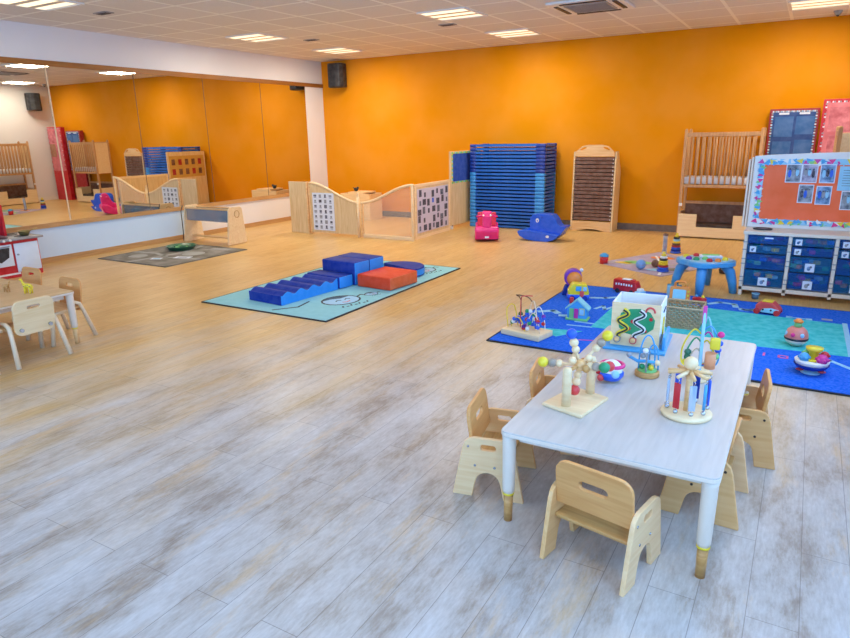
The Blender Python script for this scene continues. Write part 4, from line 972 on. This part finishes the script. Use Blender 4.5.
# ------------------------------------------------------------------ toys on the big table
ZT = .4006
t = thing('bead_tree', 'wooden roller toy with two posts and coloured balls on spokes', 'wooden toy', (-.735, 2.49, ZT), R(0))
PP = lambda x, y, z: (x+.735, y-2.49, z-ZT)
cr_ = [PP(-.843, 2.39, 0)[:2], PP(-.66, 2.335, 0)[:2], PP(-.615, 2.575, 0)[:2], PP(-.785, 2.63, 0)[:2]]
bq = Vector((sum(p_[0] for p_ in cr_)/4, sum(p_[1] for p_ in cr_)/4))
MB().prism(cr_, .014, PLYP, T(0, 0, 0)).build('base', t, .004)
p1, p2 = PP(-.746, 2.406, 0), PP(-.698, 2.585, 0)
for p_ in (p1, p2):
    MB().lathe([(0, .014), (.019, .014), (.019, .165), (.015, .178), (0, .182)], PLYP, c=(p_[0], p_[1], 0)).build('post', t)
MB().cyl((p1[0], p1[1], .165), (p2[0], p2[1], .165), .008, PLYD).build('axle', t)
hub = Vector(((p1[0]+p2[0])/2, (p1[1]+p2[1])/2, .165))
MB().sph(hub, .026, PLY).build('hub', t)
for q_ in ((.03, .02, .03), (-.03, .03, .025), (.035, -.03, .0), (-.02, -.04, .03), (.0, .05, .0), (.045, .04, -.01)): MB().sph(hub+Vector(q_), .0165, PLYP if q_[2] > .02 else PLYD).build('bead', t)
ends = [(YEL, PP(-.863, 2.44, .575)), (BLUE, PP(-.765, 2.5, .695)), (YEL, PP(-.63, 2.55, .692)), (GRN, PP(-.612, 2.46, .585)), (CORR, PP(-.733, 2.47, .462)), (CORR, PP(-.63, 2.62, .535))]
for i, (m_, e_) in enumerate(ends):
    e_ = Vector(e_); d = (e_-hub); sp = MB().cyl(hub, e_, .006, PLYP).build('spoke', t)
    MB().sph(e_, .0225, m_).build('ball', sp)
    n_ = d.normalized()
    MB().sph(e_-n_*.038, .019, wood('grey_bead', (150, 132, 114), (186, 166, 146)) if i in (0, 2, 3) else PLYP).sph(e_-n_*.068, .017, PLYP).build('bead', sp)
t = thing('clatter_ball', 'red, white and blue ball toy behind the wooden roller toy', 'ball', (-.665, 2.80, ZT))
MB().sph((0, 0, .052), .05, WH).build('body', t); MB().lathe([(.042, .012), (.055, .03), (.056, .045), (.05, .05)], BLUE).build('base_ring', t)
MB().tube([(.05*math.cos(a), .012+.05*math.sin(a), .075) for a in [k_*PI/9 for k_ in range(18)]], .009, PINK, 8, True).build('rim', t)
MB().sph((-.05, -.02, .05), .02, RED).build('knob', t); MB().sph((-.035, -.045, .025), .016, CORR).build('knob', t); MB().sph((.03, -.045, .05), .018, PSKY).build('knob', t)
# chime tree
t = thing('chime_tree', 'round based wooden chime tree hung with coloured tubes and bells', 'wooden toy', (-.305, 2.575, ZT))
MB().lathe([(0, 0), (.092, 0), (.097, .005), (.097, .014), (.092, .018), (0, .018)], PLYP, 36).build('base', t)
MB().cyl((0, 0, .018), (0, 0, .205), .013, PLY).build('post', t); MB().sph((0, 0, .218), .027, PLYP).build('top_ball', t)
arms = [(-160, None), (-115, RED), (-70, PSKY), (-30, SKY), (20, BLUE), (75, NAVY), (130, BLUE), (180, PSKY)]
for a, m_ in arms:
    ca, sa = math.cos(R(a)), math.sin(R(a)); rr = .082; L_ = .105 if m_ else .09
    ar = MB().tube([(0, 0, .185), (rr*ca, rr*sa, .178)], [.009, .007], PLY if int(a) % 2 == 0 else PLYP).build('arm', t)
    x, y = (rr-.006)*ca, (rr-.006)*sa
    MB().tube([(x, y, .172), (x+.006, y, .162), (x, y, .152)], .0022, MET, 5).build('ring', ar)
    if m_ in (RED, PSKY, BLUE, NAVY): MB().box((x, y, .152-L_/2), (.026, .008, L_), m_ if m_ is not PSKY else TUBEC, rz=R(a+90), bev=.002).build('chime', ar)
    else: MB().cyl((x, y, .152), (x, y, .152-L_), .006, TUBEC if m_ is None else m_).build('chime', ar)
    MB().cyl((x, y, .05), (x, y, .035), .0015, MET, seg=6).sph((x, y, .033), .0095, MET).build('bell', ar)
# small bead maze on a round base
t = thing('bead_maze', 'small bead maze with blue arches on a round wooden base, middle of the table', 'bead maze', (-.535, 2.945, ZT))
MB().lathe([(0, 0), (.052, 0), (.055, .004), (.055, .022), (.05, .026), (0, .026)], PLYD, 28).build('base', t)
MB().lathe([(0, .026), (.044, .026), (.04, .034), (0, .036)], LGRN).build('pad', t)
def loop(cx_, cy_, w_, h_, a_, z0=.03):
    return [(cx_+w_*math.cos(R(k_))*math.cos(a_), cy_+w_*math.cos(R(k_))*math.sin(a_), z0+h_*max(0, math.sin(R(k_)))**.7) for k_ in range(0, 181, 12)]
for i, (cx_, cy_, w_, h_, a_, m_) in enumerate(((-.005, 0, .035, .165, .3, SKY), (.0, .0, .04, .10, 1.6, GREY), (.02, .01, .025, .12, .0, SKY))):
    MB().tube(loop(cx_, cy_, w_, h_, a_), .004, m_, 6).build('wire', t)
MB().tube([(-.085, -.01, .085), (-.04, -.02, .07), (.0, -.03, .08), (.045, -.02, .075)], .008, SKY).build('paddle', t)
for p_, m_ in (((-.085, -.01, .092), GREY), ((-.02, -.02, .10), GREY), ((-.01, -.02, .125), WH), ((.02, -.02, .048), YEL), ((.045, -.02, .075), PLYP), ((-.02, -.025, .05), GRN), ((.0, .02, .05), GRN)): MB().sph(p_, .013, m_).build('bead', t)
# tall rainbow bead maze
t = thing('bead_maze', 'tall upright bead maze with rainbow wires and a yellow block, right of the table middle', 'bead maze', (-.325, 3.05, ZT), R(8)); t.scale = (1.12, 1.12, 1.03)
MB().prism(circ(0, 0, .05, 20, .09), .014, PLYP).build('base', t, .003)
MB().prism([(-.06, .014), (.06, .014), (.035, .2), (.008, .31), (-.008, .31), (-.035, .2)], .012, PSKY, T(-.006, 0, 0) @ YZ).build('board', t, .003)
MB().prism([(-.02, .25), (.02, .25), (.006, .325), (-.006, .325)], .015, MAG, T(-.0075, 0, 0) @ YZ).build('tip', t, .002)
for i, (s, h1, w_, m_) in enumerate(((-1, .21, .065, YEL), (-1, .17, .05, GRN), (-1, .12, .04, CREAM2), (1, .22, .06, SKY), (1, .19, .05, MAG), (1, .15, .045, YEL), (1, .25, .035, AQUA))):
    P = [(s*.006, -.03+.01*i, .05), (s*w_, -.03+.01*i, .06), (s*(w_+.008), -.025+.01*i, h1*.6), (s*w_*.8, -.02+.01*i, h1*.92), (s*w_*.45, -.015+.01*i, h1*1.05), (s*.006, -.01+.01*i, h1*.95)]
    MB().tube(smooth(P), .0035, m_, 6).build('wire', t)
MB().box((.048, -.04, .17), (.038, .03, .05), YEL, bev=.005).build('block', t); MB().cyl((.035, -.05, .06), (.035, -.05, .13), .021, PEACH).build('bead', t)
for p_, m_ in (((-.05, -.02, .09), DGRN), ((-.05, -.02, .115), DGRN), ((-.055, -.02, .07), YEL), ((.068, .0, .2), PINK), ((.066, 0, .16), BLUE), ((.055, -.02, .105), LGRN), ((.062, .0, .13), BLUE)): MB().sph(p_, .014, m_).build('bead', t)
# white activity cube
t = thing('activity_box', 'white open wooden activity box with a green tree maze on its front', 'activity box', (-.685, 3.42, ZT), R(4))
MB().ab((-.15, -.175, 0), (.16, .19, .014), SKY, .003).build('base', t)
b_ = MB(); s = .122; h1, h0 = .245, .014
b_.ab((-s, -s, h0), (s, -s+.008, h1), PLYP); b_.ab((-s, s-.008, h0), (s, s, h1), WH); b_.ab((-s, -s+.008, h0), (-s+.008, s-.008, h1), WH); b_.ab((s-.008, -s+.008, h0), (s, s-.008, h1), WH); b_.ab((-s+.008, -s+.008, .15), (s-.008, s-.008, .156), GREY)
b_.build('box', t, .002)
tp = MB(); tp.prism([(-.085, .14), (-.075, .19), (-.03, .215), (.02, .22), (.07, .205), (.095, .165), (.09, .12), (.055, .09), (.0, .075), (-.05, .085), (-.08, .11)], .002, GRN, T(0, -s-.0002, 0) @ XZ); tp.build('tree_panel', t)
for i, (xx, m_) in enumerate(((-.062, YEL), (.02, WH))):
    P = [(xx+.024*math.sin(k_*.40), -s-.004, .21-k_*.005) for k_ in range(31)]
    tr_ = MB().tube(P, .011, m_, 8).build('track', t); MB().tube([(p_[0], p_[1]-.006, p_[2]) for p_ in P], .0065, DARK, 6).build('groove', tr_)
for p_ in ((-.015, .15), (.05, .105), (.075, .17), (-.04, .19), (-.03, .11)): MB().cyl((p_[0], -s-.002, p_[1]), (p_[0], -s-.006, p_[1]), .009, RED).build('apple', t)
for x, m_ in ((-.085, GREY), (-.005, CORR)): MB().cyl((x, -s-.001, .05), (x, -s-.02, .05), .018, m_).sph((x, -s-.02, .052), .014, PLY).build('knob', t)
MB().tube([(.07+.022*math.cos(R(a)), -s-.003, .205+.025*math.sin(R(a))) for a in range(0, 181, 15)], .005, CORR, 6).build('rainbow_mark', t)
MB().tube([(s+.003, -.03, .19), (s+.003, .06, .20)], .003, INKD, 5).tube([(s+.003, .0+.03*math.cos(a), .11+.05*math.sin(a)) for a in [k_*PI/8 for k_ in range(16)]], .0025, YEL, 5, True).build('side_pattern', t)
MB().box((.145, -.02, .05), (.014, .22, .07), SKY, bev=.004).build('side_tray', t)

# ------------------------------------------------------------------ camera and light
f_px = 644.25
cam = bpy.data.cameras.new('camera'); co = bpy.data.objects.new('camera', cam); C.objects.link(co)
cam.sensor_width = 36; cam.lens = f_px/850*36; cam.clip_start = .05
Rm = Matrix(((0.8648019, -0.12386682, 0.48659499), (0.50180709, 0.24704349, -0.82895064), (-0.01753064, 0.9610549, 0.27580093)))
co.matrix_world = Matrix.Translation((0, 0, 1.5)) @ Rm.to_4x4()
bpy.context.scene.camera = co
w = bpy.data.worlds.new('daylight'); bpy.context.scene.world = w; w.use_nodes = True
bg = w.node_tree.nodes['Background']; bg.inputs[0].default_value = (.27, .54, 1.0, 1); bg.inputs[1].default_value = 4.8
for i, (x, y) in enumerate(lights):
    li = bpy.data.lights.new('ceiling_lamp_glow', 'AREA'); li.size = .5; li.energy = 28 if y > 6 else (14 if x > -1 and y > 3 else 8); li.color = (1, .90, .74)
    lo = bpy.data.objects.new('ceiling_lamp_glow', li); C.objects.link(lo); lo.location = (x+.31, y+.31, H-.02)
sc = bpy.context.scene
sc.view_settings.view_transform = 'Standard'; sc.view_settings.look = 'None'; sc.view_settings.gamma = 1
sc.view_settings.exposure = .3
sc.cycles.max_bounces = 8; sc.cycles.transparent_max_bounces = 12
